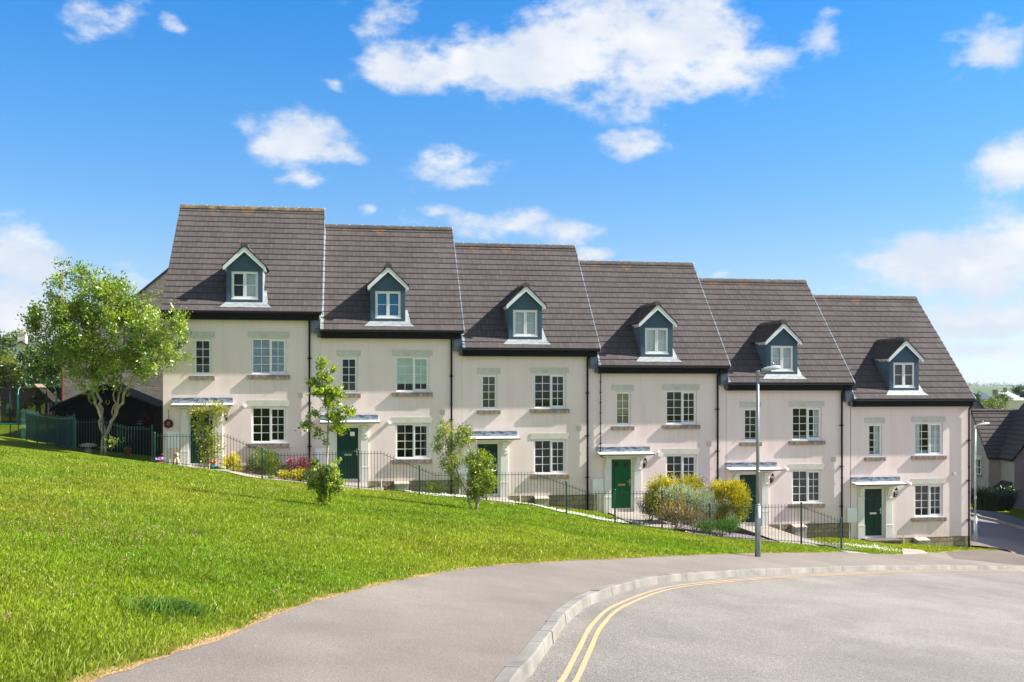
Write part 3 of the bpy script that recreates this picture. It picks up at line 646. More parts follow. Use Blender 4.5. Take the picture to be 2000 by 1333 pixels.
def dormer_roof_mb(x0):
    xm = x0+.62; mb = MB(); yf = -.11; zr = 4.99; hw = .76; ze = zr-hw*.985; n = 4; uv = []
    for s in (-1, 1):
        for k in range(n):
            u0 = k/n; u1 = (k+1)/n; xa = xm+s*hw*(1-u0)*1.0; xb = xm+s*hw*(1-u1); zA = ze+(zr-ze)*u0+.035; zB = ze+(zr-ze)*u1+.012; zC = ze+(zr-ze)*u0
            ya = EY+(zA-EZ)/SL+.03; yb = EY+(zB-EZ)/SL+.03
            mb.quad((xa,yf,zA),(xa,ya,zA),(xb,yb,zB),(xb,yf,zB)); uv.append([(yf,k+.02),(ya,k+.02),(yb,k+.98),(yf,k+.98)])
            mb.quad((xa,yf,zC),(xa,ya,zC),(xa,ya,zA),(xa,yf,zA)); uv.append([(0,k+.5)]*4)
            mb.quad((xa,yf,zC-.04),(xa,yf,zA),(xb,yf,zB),(xb,yf,zB-.05)); uv.append([(0,k+.5)]*4)
        mb.quad((xm+s*hw,yf,ze-.02),(xm+s*hw,EY+(ze-EZ)/SL,ze-.02),(xm,EY+(zr-EZ)/SL,zr-.03),(xm,yf,zr-.03)); uv.append([(0,.5)]*4)
    return uvmesh('dormer_roof', mb, [M['tile_dark']], uv)
def barge_mb(x0):
    xm = x0+.62; mb = MB(); hw = .73; zr = 4.985; h = .15; sl = .985
    for s in (-1, 1):
        v = [(xm, zr), (xm+s*hw, zr-hw*sl), (xm+s*hw, zr-hw*sl-.13), (xm+s*(hw-.05), zr-hw*sl-.11), (xm, zr-h*1.35)]
        mb.prism([(p[0], p[1]-.03) for p in v], 'y', -.10, -.065)
    for s in (-1, 1):            # soffit brackets and eaves board
        xe = xm+s*(hw-.03); mb.box(min(xe, xe-s*.08), max(xe, xe-s*.08), -.06, 1.0, zr-hw*sl-.075, zr-hw*sl-.04)
        for y in (.12, .38, .64): mb.box(min(xe, xe-s*.08), max(xe, xe-s*.08), y, y+.06, zr-hw*sl-.14, zr-hw*sl-.077)
    return mb
def gable_wedge(): pass
BUILDLBL = ['Highest pink terraced house at the left end, maroon disc hanging beside its door', 'Pink terraced house second from left, single-stemmed young tree before its porch',
 'Pink terraced house third from left, twin-stemmed young trees in front of its door', 'Pink terraced house with the bright green door, fourth from left', 'Pink terraced house directly behind the tall street lamp', 'Lowest pink terraced house at the right end, open lawn and step before its door']
def ridge_mb(i):
    xl = -.38 if i == 0 else .01; xr = WD+.055; mb = MB(); n = 10 if i else 11; zr = roof_z(RY)+.02
    for k in range(n):
        a = xl+(xr-xl)*k/n+.006; b = xl+(xr-xl)*(k+1)/n-.006; prof = [(RY-.16, zr-.10), (RY-.12, zr-.01), (RY-.05, zr+.05), (RY+.05, zr+.05), (RY+.12, zr-.01), (RY+.16, zr-.10)]
        mb.prism(prof, 'x', a, b, 0); mb.prism([(RY-.10, zr-.03), (RY-.045, zr+.062), (RY+.045, zr+.062), (RY+.10, zr-.03)], 'x', b-.03, b+.03, 1)
    return mb
for i in range(6):
    X, Z = HX[i], HZ[i]
    root = empty('terraced_house', (X, HY, Z+GZ), BUILDLBL[i], 'house', 'row of stepped pink terraced houses')
    zo = (0, 0, -GZ)
    def part(nm, mb, mats, loc=zo, parent=root, smooth=False, label=None, key=None):
        if key: mb = shared(key, lambda: mb().mesh(nm, mats, smooth) if callable(mb) else mb.mesh(nm, mats, smooth))
        elif callable(mb): mb = mb()
        return obj(nm, mb, mats, parent, loc, smooth, label)
    wall = part('wall', lambda: wall_mb(i), [M['render'], M['dark']], key=('wall', i == 0))
    # stone plinth, following the slope
    pb = MB(); dz = -.62 if i < 5 else -.75
    pb.prism([(1.70, GZ-.02), (1.70, GZ-.45), (WD-.002, GZ-1.0), (WD-.002, GZ-.02)], 'y', -.02, .06); part('plinth', pb, M['plinth'])
    if i in (0, 5):
        gp = MB(); xg = -.33 if i == 0 else WD+.0; pr = [(-.0, GZ-.02), (-.0, GZ-1.4), (DEP, GZ-1.6), (DEP, GZ-.02)]; gp.prism(pr, 'x', xg-.02 if i == 0 else xg+.001, xg-.001 if i == 0 else xg+.02); part('plinth', gp, M['plinth'])
    roof = part('roof', roof_mesh(i), None)
    part('ridge_tiles', ridge_mb(i), [M['ridge'] if i else M['lichen'], M['mortar']], (0, 0, 0), roof)
    if i:
        fm = MB()
        for r in range(19):
            a = EY+(RY-EY)*r/19; b = EY+(RY-EY)*(r+1)/19; fm.quad((-.002,a,roof_z(a)+.052),(.105,a,roof_z(a)+.052),(.105,b,roof_z(b)+.019),(-.002,b,roof_z(b)+.019)); fm.quad((-.002,a,roof_z(a)+.012),(.105,a,roof_z(a)+.012),(.105,a,roof_z(a)+.052),(-.002,a,roof_z(a)+.052))
            fm.quad((-.002,a,roof_z(a)),(-.002,b,roof_z(b)),(-.002,b,roof_z(b)+.17),(-.002,a,roof_z(a)+.19))
        part('lead_flashing', fm, M['lead_pale'] if i == 1 else M['lead'], (0, 0, 0), roof)
    vm = MB()
    for r in range(19):
        a = EY+(RY-EY)*r/19; b = EY+(RY-EY)*(r+1)/19; x = WD+.057; vm.add([(x,a,roof_z(a)-.09),(x+.028,a,roof_z(a)-.09),(x+.028,b,roof_z(b)-.09),(x,b,roof_z(b)-.09),(x,a,roof_z(a)+.052),(x+.028,a,roof_z(a)+.052),(x+.028,b,roof_z(b)+.018),(x,b,roof_z(b)+.018)], [(0,1,5,4),(1,2,6,5),(4,5,6,7),(3,0,4,7)])
    part('verge_trim', vm, M['lead'], (0, 0, 0), roof)
    # fascia, gutter, soffit box, downpipe
    xl = -.33 if i == 0 else .02; fb = MB(); fb.box(xl, WD-.04, -.235, -.002, EZ-.27, EZ-.035); part('fascia', fb, M['black'])
    gm = MB(); n = 8; yc = -.29; zc = EZ-.03
    for k in range(n):
        a0 = math.pi+math.pi*k/n; a1 = math.pi+math.pi*(k+1)/n
        for rr_, s_ in ((.062, 1), (.055, -1)):
            P = [(yc+rr_*math.cos(a), zc+rr_*math.sin(a)) for a in (a0, a1)]
            gm.quad((xl-.02,P[0][0],P[0][1]),(WD+.03,P[0][0],P[0][1]),(WD+.03,P[1][0],P[1][1]),(xl-.02,P[1][0],P[1][1]))
    for x in (xl-.02, WD+.03): gm.add([(x, yc+.062*math.cos(math.pi+math.pi*k/8), zc+.062*math.sin(math.pi+math.pi*k/8)) for k in range(9)], [tuple(range(9))])
    for x in (.6, 1.7, 2.8, 3.9): gm.box(x-.02, x+.02, yc-.07, yc+.06, zc-.075, zc-.055)
    gut = part('gutter', gm, M['black'], smooth=False)
    if i < 5:
        bm_ = MB().box(WD-.30, WD-.02, -.22, -.003, EZ-.70, EZ-.275); bm_.box(WD-.10, WD+.01, -.21, -.003, EZ-.86, EZ-.70); part('soffit_box', bm_, M['lead_box'])
    px = 4.66 if i < 5 else 4.93; dm = MB()
    dm.tube([(px+(.06 if i < 5 else 0),-.29,EZ-.08),(px+.03,-.29,EZ-.16),(px,-.20,EZ-.27),(px,-.085,EZ-.36),(px,-.075,EZ-.5),(px,-.075,GZ-.75 if i < 5 else GZ-.62)], .036, 8)
    for z in (1.05, -1.0, 0.0): dm.tube([(px,-.075,z-.03),(px,-.075,z+.03)], .043, 8)
    dp = part('downpipe', dm, M['black'], smooth=True)
    for z in (1.02, -.55, -2.1): part('pipe_bracket', MB().box(px-.075, px+.075, -.10, -.001, z-.012, z+.012), M['black'], (0, 0, 0), dp)
    # windows
    for kx in ('U', 'L', 'N'):
        x0, x1, z0, z1 = WINS[kx]; kd = 'N' if kx == 'N' else 'W'
        w = part('window', lambda: window_mb(x0, x1, z0, z1, kd), M['white'], key=('win', kx))
        part('pane', lambda: pane_mb(x0, x1, z0, z1), M['glass'], (0, 0, 0), w, key=('pane', kx))
        part('sill', lambda: MB().box(x0-.135, x1+.115, -.085, -.001, z0-.165, z0-.018, top=(.0, .0)).box(x0+.002, x1-.002, -.0008, .044, z0-.1, z0-.018), M['sill'], (0, 0, 0), w, key=('sill', kx))
        part('lintel', lambda: MB().box(x0-.135, x1+.115, -.016, -.001, z1+.03, z1+.24), M['lintel'], (0, 0, 0), w, key=('lintel', kx))
        deco = {(0,'U'):[('blind','blind_pale',0,1,0,1)], (0,'L'):[('roller','blind_olive',0,.5,0,.0)], (0,'N'):[('blind','blind_olive',0,1,0,.25)],
                (1,'U'):[('roller','blind_green',0,1,.2,1)], (1,'N'):[('blind','blind_olive',0,1,0,.3)], (1,'L'):[('curtain','curtain_brown',.85,1,0,1)],
                (2,'U'):[('roller','blind_dark',0,1,.15,1)], (2,'N'):[('roller','blind_olive',0,1,0,1)], (2,'L'):[('roller','blind_dark',0,1,0,1)],
                (3,'N'):[('roller','blind_tan',0,1,.3,1),('blind','blind_tan',0,1,0,.28)], (3,'U'):[('roller','blind_dark',0,1,.3,1),('blind','blind_grey',0,1,.0,.1)], (3,'L'):[('roller','blind_dark',0,1,0,1)],
                (4,'U'):[('curtain','curtain_white',.78,1,0,1),('blind','blind_grey',0,1,.02,.12)], (4,'L'):[('roller','curtain_brown',0,1,.05,1)], (4,'N'):[('roller','blind_dark',0,1,.3,1),('blind','blind_grey',0,1,0,.1)],
                (5,'U'):[('curtain','curtain_white',0,.24,0,1),('curtain','curtain_white',.62,1,0,1),('blind','blind_pale',0,1,0,.12)], (5,'L'):[('roller','curtain_brown',0,1,.2,1)], (5,'N'):[('curtain','curtain_white',.55,1,0,1),('blind','blind_grey',0,1,0,.14)]}.get((i, kx), [])
        for ty, mt, u0, u1, v0, v1 in deco:
            if v1 <= v0: continue
            a, b = x0+(x1-x0)*u0, x0+(x1-x0)*u1; c, d = z0+.05+(z1-z0-.07)*v0, z0+.05+(z1-z0-.07)*v1
            fn = {'blind': lambda: blind_mb(a, b, c, d), 'roller': lambda: blind_mb(a, b, c, d, False), 'curtain': lambda: curtain_mb(a, b, c, d)}[ty]
            part('curtain' if ty == 'curtain' else 'window_blind', fn(), M[mt], (0, 0, 0), w)
    # door and its surround
    fr = MB(); fr.box(.532, .575, .06, .13, GZ, -.782); fr.box(1.325, 1.398, .06, .13, GZ, -.782); fr.box(.575, 1.325, .06, .13, -.835, -.782); fr.box(.575, 1.325, .06, .13, GZ, GZ+.065)
    part('door_frame', lambda: fr, M['cream'], key='dframe')
    dr = part('door', lambda: door_mb(), M['door2'] if i == 3 else M['door'], key=('door', i == 3), label='bright green panelled front door' if i == 3 else None)
    gl = MB()
    for a in (.70, 1.04): part('door_pane', lambda: MB().box(a, a+.16, .092, .099, -1.12, -.97), M['dark'] if not (i == 1 and a > 1) else M['curtain_white'], (0, 0, 0), dr, key=('dpane', i == 1, a))
    lb = MB().box(.83, 1.10, .078, .087, -1.82, -1.75) if i else MB().box(.83, 1.10, .078, .087, -1.82, -1.75)
    part('letterbox', lambda: lb, M['brass'] if i == 3 else M['metal'], (0, 0, 0), dr, key=('lb', i == 3))
    hd = MB(); hd.box(1.265, 1.30, .085, .099, -1.82, -1.58); hd.tube([(1.282,.09,-1.66),(1.282,.045,-1.66),(1.17,.045,-1.66)], .010, 6)
    part('handle', lambda: hd, M['metal'], (0, 0, 0), dr, key='handle')
    for a, b in ((.27, .53), (1.42, 1.68)):
        pil = part('pilaster', lambda: pilaster_mb(a, b), M['cream'], key=('pil', a))
        part('bracket', lambda: bracket_mb(a, b), M['cream'], (0, 0, 0), pil, key=('brk', a))
    can = part('door_canopy', lambda: canopy_mb(), [M['cream'], M['black']], key='canopy')
    ld = MB(); ld.box(-.02, 2.03, -.045, -.001, -.545, -.375); ld.box(-.005, 2.015, -.06, -.001, -.375, -.36)
    part('lead_flashing', lambda: ld, M['lead'], (0, 0, 0), can, key='canlead')
    # meter box with conduit
    if True:
        mx = -.185 if i else -.20; mm = MB(); mm.box(mx, mx+.43, -.055, -.001, -2.11, -1.53); mm.box(mx+.02, mx+.41, -.066, -.054, -2.09, -1.55)
        mbx = part('meter_box', mm, M['white']); cm = MB().tube([(mx+.1,-.04,-2.11),(mx+.1,-.04,GZ-.35)], .02, 6); part('conduit', cm, M['cream'], (0, 0, 0), mbx)
    if i in (0, 3, 4, 5):
        lan = part('wall_lantern', lambda: lantern_mb(1.80, -.90), M['black'], key='lantern')
        part('lantern_glass', lambda: MB().lathe([(.042,-.115),(.062,.035)], (1.80,-.17,-.90), 6), M['glass'], (0, 0, 0), lan, key='lglass')
    if i in (0, 1, 4, 5):
        am = MB(); am.lathe([(.055,-.05),(.075,-.02),(.075,.03),(.05,.06)], (2.41,-.07,-.66), 12); am.box(2.37, 2.45, -.02, -.001, -.72, -.60)
        am.lathe([(.02,-.075),(.025,-.05)], (2.41,-.09,-.66), 8)
        part('security_sensor', lambda: am, M['white'], key='alarm', smooth=False)
    if i == 3:
        part('alarm_box', MB().box(2.33, 2.50, -.07, -.001, -.74, -.58), M['white'])
        tb = MB().tube([(.13,-.05,EZ-.27),(.13,-.05,-.62),(.15,-.05,-.72),(.25,-.09,-.74),(.30,-.09,-.66)], .016, 6)
        for k in range(7): tb.box(.10, .16, -.07, -.001, EZ-.6-k*.38, EZ-.57-k*.38)
        part('cable', tb, M['black'])
    vb = MB().box(4.27, 4.43, -.04, -.001, -.37, -.21); vb.box(4.30, 4.40, -.05, -.039, -.35, -.24); part('vent', lambda: vb, M['lintel'], key='vent')
    if i in (1, 2, 4, 5, 3):
        dx = (0, 0, .05, .1, -.0, .0)[i]; ub = MB(); x0, x1 = 2.62+dx, 3.10+dx; zt_ = GZ-.06; zb_ = GZ-.62
        ub.add([(x0,-.34,zb_),(x1,-.34,zb_),(x1,-.002,zb_),(x0,-.002,zb_),(x0,-.34,zt_-.06),(x1,-.34,zt_-.06),(x1,-.022,zt_),(x0,-.022,zt_)], [(0,1,5,4),(1,2,6,5),(3,0,4,7),(4,5,6,7)])
        ubo = part('utility_box', ub, M['concrete']); part('lid', MB().add([(x0-.02,-.37,zt_-.06),(x1+.02,-.37,zt_-.06),(x1+.02,-.022,zt_+.003),(x0-.02,-.022,zt_+.003),(x0-.02,-.37,zt_-.03),(x1+.02,-.37,zt_-.03),(x1+.02,-.022,zt_+.035),(x0-.02,-.022,zt_+.035)], [(0,1,5,4),(1,2,6,5),(3,0,4,7),(4,5,6,7)]), M['lid'], (0, 0, 0), ubo)
        sp = MB().tube([(2.15,-.10,GZ-.45),(2.13,-.10,GZ+.05)], .02, 6); sp.tube([(2.13,-.10,GZ+.05),(2.15,-.10,GZ+.08)], .028, 6); part('stand_pipe', sp, M['cream'])
    if i == 5:
        stp = MB().box(.45, 1.72, -.75, -.09, GZ-.40, GZ-.045); stp.box(.40, 1.72, -.78, -.09, GZ-.045, GZ+.0); part('door_step', stp, [M['step_dark']])
    # dormer
    x0 = 1.80-.034*i
    dmr = part('dormer', dormer_mb(x0), [M['blue'], M['lead_pale'], M['dark']])
    part('dormer_roof', dormer_roof_mb(x0), None, (0, 0, 0), dmr)
    part('bargeboard', barge_mb(x0), M['barge'], (0, 0, 0), dmr)
    rc = MB(); n = 3; xm = x0+.62
    for k in range(3): rc.prism([(xm-.13, 4.93), (xm-.11, 5.02), (xm-.05, 5.07), (xm+.05, 5.07), (xm+.11, 5.02), (xm+.13, 4.93), (xm+.05,4.90), (xm-.05,4.90)], 'y', -.14+k*.72, -.14+(k+1)*.72-.01)
    part('ridge_tiles', rc, M['ridge'], (0, 0, 0), dmr)
    wm = window_mb(x0+.16, x0+1.08, 3.10, 4.085, 'D'); wm.v = [(a, b+.05, c) for a, b, c in wm.v]; part('dormer_window', wm, M['white'], (0, 0, 0), dmr)
    pm = pane_mb(x0+.16, x0+1.08, 3.10, 4.085); pm.v = [(a, b+.05, c) for a, b, c in pm.v]; part('pane', pm, M['glass'], (0, 0, 0), dmr)
    bd = {0: [('blind_grey', .5, 1)], 1: [('curtain_blue', 0, 1)], 2: [('blind_grey', 0, 1)], 3: [('curtain_white', 0, 1)], 4: [('blind_grey', 0, 1)], 5: [('curtain_brown', 0, 1)]}[i]
    for mt, u0, u1 in bd:
        bmx = blind_mb(x0+.19+.86*u0, x0+.19+.86*u1, 3.15, 4.05, False); bmx.v = [(a, b+.08, c) for a, b, c in bmx.v]; part('window_blind', bmx, M[mt], (0, 0, 0), dmr)
    ap = MB(); 
    def rp(x, y, o=.03): return (x, y, roof_z(y)+o)
    ap.quad(rp(x0-.24,-.13,.05), rp(x0+1.55,-.13,.05), rp(x0+1.35,.06,.055), rp(x0-.02,.06,.055)); ap.quad(rp(x0+1.24,.04,.05), rp(x0+1.42,.04,.05), rp(x0+1.34,.5,.05), rp(x0+1.24,.5,.05))
    ap.quad((x0-.005,.045,2.86),(x0+1.245,.045,2.86),(x0+1.245,.045,2.96),(x0-.005,.045,2.96))
    part('lead_flashing', ap, M['lead_pale'], (0, 0, 0), dmr)

# ---------------------------------------------------------------- iron fences
def fence(label, samples, posts, panels, group=None, pitch=.105, cat='fence', name='railing_fence', onpath=None):
    """samples: list of (x, y, ztop, zfoot) along the fence; posts: parameters (index positions, float)"""
    S_ = np.array(samples); s = np.concatenate([[0], np.cumsum(np.hypot(np.diff(S_[:, 0]), np.diff(S_[:, 1])))]); idx = np.arange(len(s))
    f = lambda u: [float(np.interp(u, s, S_[:, k])) for k in range(4)]
    p0 = f(0); root = empty(name, (p0[0], p0[1], p0[3]), label, cat, group); off = (-p0[0], -p0[1], -p0[3])
    ps = [float(np.interp(q, idx, s)) for q in posts]
    for u in ps:
        x, y, zt, zf = f(u); mb = MB().box(x-.024, x+.024, y-.024, y+.024, zf-.1, zt+.085); mb.lathe([(.026,.085),(.034,.10),(.034,.125),(.015,.15)], (x, y, zt), 10)
        obj('post', mb, M['fence'], root, off)
    for a, b in zip(ps, ps[1:]):
        mb = MB(); n = max(1, int(round((b-a)/pitch))); knots = sorted([a+.03, b-.03] + [q for q in s if a+.05 < q < b-.05])
        for zk in (0, 1):
            P = []
            for q in knots:
                x, y, zt, zf = f(q); P.append((x, y, zt if zk == 0 else zf+.09))
            mb.tube(P, .011, 4)
        for k in range(1, n):
            x, y, zt, zf = f(a+(b-a)*k/n); mb.tube([(x, y, zf+.05), (x, y, zt+.055)], .0075, 5, cap=False); mb.lathe([(.008,.05),(.014,.062),(.014,.075),(.004,.088)], (x, y, zt), 5)
        obj('railing_panel', mb, M['fence'], root, off)
    return root, off, f, ps
# in front of the terrace: (px, top rail, foot) read off along the fence line
TR = [(302,853,906),(440,852,921),(512,882,937),(548,890,941),(745,886,961),(820,917,968),(852,929,972),(1045,927,993),(1106,948,1008),(1152,964,1018),(1290,965,1037),(1365,988,1050),(1398,993,1053),(1565,990,1064),(1643,1020,1076)]
smp = []
for px, yt, yf in TR:
    a = fence_at(px, yt); b = fence_at(px, yf); smp.append((a.x, a.y, a.z, b.z))
TRp = [t[0] for t in TR]; pi = lambda px: float(np.interp(px, TRp, range(len(TRp))))
fence('long dark green iron railing stepping down in front of the six terraced houses', smp, [pi(p) for p in (302, 512, 700, 819, 950, 1106, 1201, 1293, 1386, 1482, 1565, 1643)], None)
# beside the big tree
lf = []
for px, yt, yf, Y in ((148,826,880,35.8),(202,824,889,35.6),(250,839,897,35.4),(297,838,904,35.3)):
    a = at(px, yt, Y); b = at(px, yf, Y); lf.append((a.x, a.y, a.z, b.z))
fence('short dark green iron railing by the foot of the big leafy tree', lf, [0, 1, 3], None)
bf = []
for px, yt, yf, Y in ((-30,797,848,50.5),(20,803,856,47),(52,806,861,44.6),(73,811,866,42.4),(92,815,869,40.8),(112,818,873,39.0),(132,818,877,37.2),(145,816,880,35.9)):
    a = at(px, yt, Y); b = at(px, yf, Y); bf.append((a.x, a.y, a.z, b.z))
root, off, f, ps = fence('dark green railing with green mesh screening at the far left edge of the lawn', bf, [0, 1, 2, 3, 4, 5, 6, 7], None)
t = NT('screen_mesh'); tr = t.n('ShaderNodeBsdfTransparent'); df = t.n('ShaderNodeBsdfDiffuse'); df.inputs[0].default_value = (.015, .11, .10, 1); mx = t.n('ShaderNodeMixShader'); mx.inputs[0].default_value = .88
t.link(tr.outputs[0], mx.inputs[1]); t.link(df.outputs[0], mx.inputs[2]); t.link(mx.outputs[0], t.out.inputs[0]); M['screen'] = t.mat
mb = MB()
for (x0,y0,t0,f0), (x1,y1,t1,f1) in zip(bf[2:], bf[3:]): mb.quad((x0,y0+.03,f0+.05),(x1,y1+.03,f1+.05),(x1,y1+.03,t1-.03),(x0,y0+.03,t0-.03))
obj('mesh_screen', mb, M['screen'], root, off)

# ---------------------------------------------------------------- foliage
G = np.random.default_rng(11)
def unit(v): return v/np.maximum(np.linalg.norm(v, axis=-1, keepdims=True), 1e-9)
def leaves(name, C, size, mat, parent=None, loc=(0,0,0), tint=None, aspect=.55, up=.5, drift=None, fold=.25, dirs=None):
    """C (n,3) leaf positions; each leaf is a folded diamond of two triangles"""
    n = len(C); sz = size*G.uniform(.6, 1.35, n)[:, None]
    d = G.normal(0, 1, (n, 3)) if dirs is None else dirs + G.normal(0, .35, (n, 3)); d[:, 2] += .1; d = unit(d)
    nn = G.normal(0, 1, (n, 3)); nn[:, 2] = np.abs(nn[:, 2]) + up; s = unit(np.cross(d, nn)); nrm = unit(np.cross(s, d))
    b = C; t_ = C + d*sz; l = C + d*sz*.45 + s*sz*aspect*.5 + nrm*sz*fold*.3; r = C + d*sz*.45 - s*sz*aspect*.5 + nrm*sz*fold*.3
    V = np.stack([b, l, t_, r], 1).reshape(-1, 3) - np.array(loc); i = np.arange(n)[:, None]*4; Fq = np.concatenate([i + np.array([0, 3, 2]), i + np.array([0, 2, 1])], 0)
    if tint is None: tint = np.ones((n, 3))
    return obj(name, npmesh(name, V, Fq, mat, np.repeat(tint, 4, 0)), None, parent)
def tints(n, a, b, k=None, spread=.12):
    u = G.random(n)[:, None] if k is None else k[:, None]
    c = np.array(a)*(1-u) + np.array(b)*u; return np.clip(c*G.uniform(1-spread, 1+spread, (n, 1)), 0, 3)
def in_ell(ell, n, shell=.5):
    """n points spread over a union of ellipsoids (centre, radii), pushed towards their surfaces"""
    vol = np.array([r[0]*r[1]*r[2] for _, r in ell]); w = vol/vol.sum(); k = G.choice(len(ell), n, p=w)
    d = unit(G.normal(0, 1, (n, 3))); r = G.random(n)**(1/3)*(1-shell) + shell*G.random(n)**.15*1.0
    r = np.minimum(r, 1); Cn = np.array([tuple(ell[j][0]) for j in k]); Rr = np.array([ell[j][1] for j in k]); return Cn + d*r[:, None]*Rr
M['leaf'] = m_leaf('tree_leaf', (.17, .25, .04), .42, gloss=.05); M['leaf_dark'] = m_leaf('dark_leaf', (.07, .13, .03), .3); M['bark'] = m_bark('bark', (.30, .235, .17), (.62, .52, .40)); M['bark_dark'] = m_bark('dark_bark', (.10, .08, .06), (.24, .19, .15))
M['fir'] = m_leaf('golden_conifer', (.37, .37, .012), .3); M['silver'] = m_leaf('silver_leaf', (.26, .31, .27), .25); M['yellow_leaf'] = m_leaf('yellow_leaf', (.52, .47, .03), .35); M['red_leaf'] = m_leaf('maroon_leaf', (.16, .045, .06), .3)
M['dry'] = m_leaf('dry_twigs', (.36, .26, .13), .1)
def wig(p, q, n, amp):           # wandering branch from p to q
    P = [np.array(p)*(1-t)+np.array(q)*t for t in np.linspace(0, 1, n)]; 
    for k in range(1, n-1): P[k] = P[k] + G.normal(0, amp, 3)
    return P
def tree(name, label, cat, base, limbs, ell, ncl, nl, lsize, lmat, ta, tb, cr=.22, tw=.008, group=None, bark='bark', shell=.45, lo=.0, up=.5, wind=None, gap=None, aspect=.55, tip=True):
    base = Vector(base); root = empty(name, base, label, cat, group); off = tuple(-base); tm = MB(); pts = []
    for P, rr in limbs:
        Q = []; R0 = []
        for k in range(len(P)-1):
            for u in np.linspace(0, 1, 5)[:-1]: Q.append(np.array(P[k])*(1-u)+np.array(P[k+1])*u); R0.append(rr[k]*(1-u)+rr[k+1]*u)
        Q.append(np.array(P[-1])); R0.append(rr[-1]); L = np.linalg.norm(Q[-1]-Q[0]); Q = [q + (G.normal(0, L*.006, 3) if 0 < k < len(Q)-1 else 0) for k, q in enumerate(Q)]
        tm.tube(Q, R0, 7); pts += [(q, r) for q, r in zip(Q, R0)]
    PP = np.array([p for p, _ in pts]); PR = np.array([r for _, r in pts])
    C = in_ell(ell, ncl, shell)
    if gap is not None: C = C[[gap(c) for c in C]]
    LC = []; LT = []; LD = []
    for c in C:
        d = PP - c; cost = np.linalg.norm(d, axis=1) + np.maximum(d[:, 2], 0)*1.5 + PR*3
        k = int(np.argmin(cost)); p = PP[k]; L = np.linalg.norm(c-p); m = p*.5+c*.5 + np.array([0, 0, -.04*L]) + G.normal(0, .05*L+.005, 3)
        tm.tube([p, p*.75+m*.25+G.normal(0, .01, 3), m, c], [min(PR[k], tw*(1+L)), tw*.9, tw*.7, tw*.35], 4, cap=False)
        n = int(nl*G.uniform(.6, 1.4)); u = G.random(n)**.6; q = (m[None]*(1-u[:, None]) + c[None]*u[:, None]) + G.normal(0, 1, (n, 3))*cr*(.45+.6*u[:, None])
        LC.append(q); v = np.clip((np.linalg.norm(q-c, axis=1)/cr)*.0 + G.normal(.5, .28) + G.normal(0, .15, n), 0, 1); LT.append(v)
        dd = unit((c-m)[None] + G.normal(0, .7, (n, 3))*np.linalg.norm(c-m)); LD.append(dd)
    LC = np.concatenate(LC); LT = np.concatenate(LT); LD = np.concatenate(LD)
    obj('trunk', tm, M[bark], root, off, smooth=True)
    cro = leaves('crown', LC, lsize, M[lmat], root, (0,0,0), tints(len(LC), ta, tb, LT), aspect, up, dirs=LD if tip else None); cro.location = off
    return root
T_ = lambda px, py, Y: np.array(at(px, py, Y))
def E_(px, py, Y, rx, ry, ryy=None):   # an ellipsoid given by place and its half sizes in metres
    return (T_(px, py, Y), (rx, ryy or rx, ry))
# the big tree left of the terrace
YB = 36.1
def P3(*a): return [T_(*p) for p in a]
limbs = [(P3((202,893,YB),(203,862,YB),(205,848,YB)), (.12,.10,.09)),
  (P3((205,850,YB),(196,815,YB-.1),(184,780,YB-.3),(181,745,YB-.5),(176,700,YB-.6),(150,640,YB-.8),(120,575,YB-.8),(128,510,YB-.8)), (0.064,0.054,0.048,0.043,0.033,0.024,0.017,0.007)),
  (P3((204,848,YB),(198,800,YB+.2),(189,765,YB+.4),(195,700,YB+.6),(190,640,YB+.6),(175,580,YB+.6),(165,530,YB+.5)), (0.059,0.054,0.046,0.035,0.027,0.018,0.008)),
  (P3((206,850,YB),(222,815,YB),(238,785,YB-.2),(252,755,YB-.6),(268,715,YB-1.1),(300,670,YB-1.6),(335,640,YB-1.9)), (0.070,0.059,0.051,0.043,0.033,0.022,0.008)),
  (P3((222,815,YB),(230,780,YB+.3),(236,740,YB+.5),(240,690,YB+.6),(245,640,YB+.7),(240,585,YB+.5)), (0.043,0.038,0.030,0.024,0.018,0.007)),
  (P3((220,812,YB),(223,780,YB-.3),(222,740,YB-.6),(228,690,YB-.9),(215,640,YB-1.0),(210,590,YB-1)), (0.027,0.024,0.022,0.018,0.013,0.005)),
  (P3((176,700,YB-.6),(150,668,YB-.3),(115,650,YB),(80,640,YB+.1)), (0.027,0.022,0.017,0.007)), (P3((181,745,YB-.4),(150,715,YB+.2),(120,690,YB+.5),(90,672,YB+.6)), (0.027,0.018,0.013,0.007)),
  (P3((268,715,YB-1.1),(300,700,YB-1.5),(335,695,YB-1.8),(350,690,YB-1.9)), (0.027,0.018,0.011,0.005)), (P3((181,785,YB-.3),(178,790,YB-.5),(172,772,YB-.8)), (0.017,0.011,0.005)),
  (P3((209,838,YB-.1),(218,858,YB-.6),(224,868,YB-.9)), (0.017,0.011,0.005))]
YF = 34.3; YM = 35.3
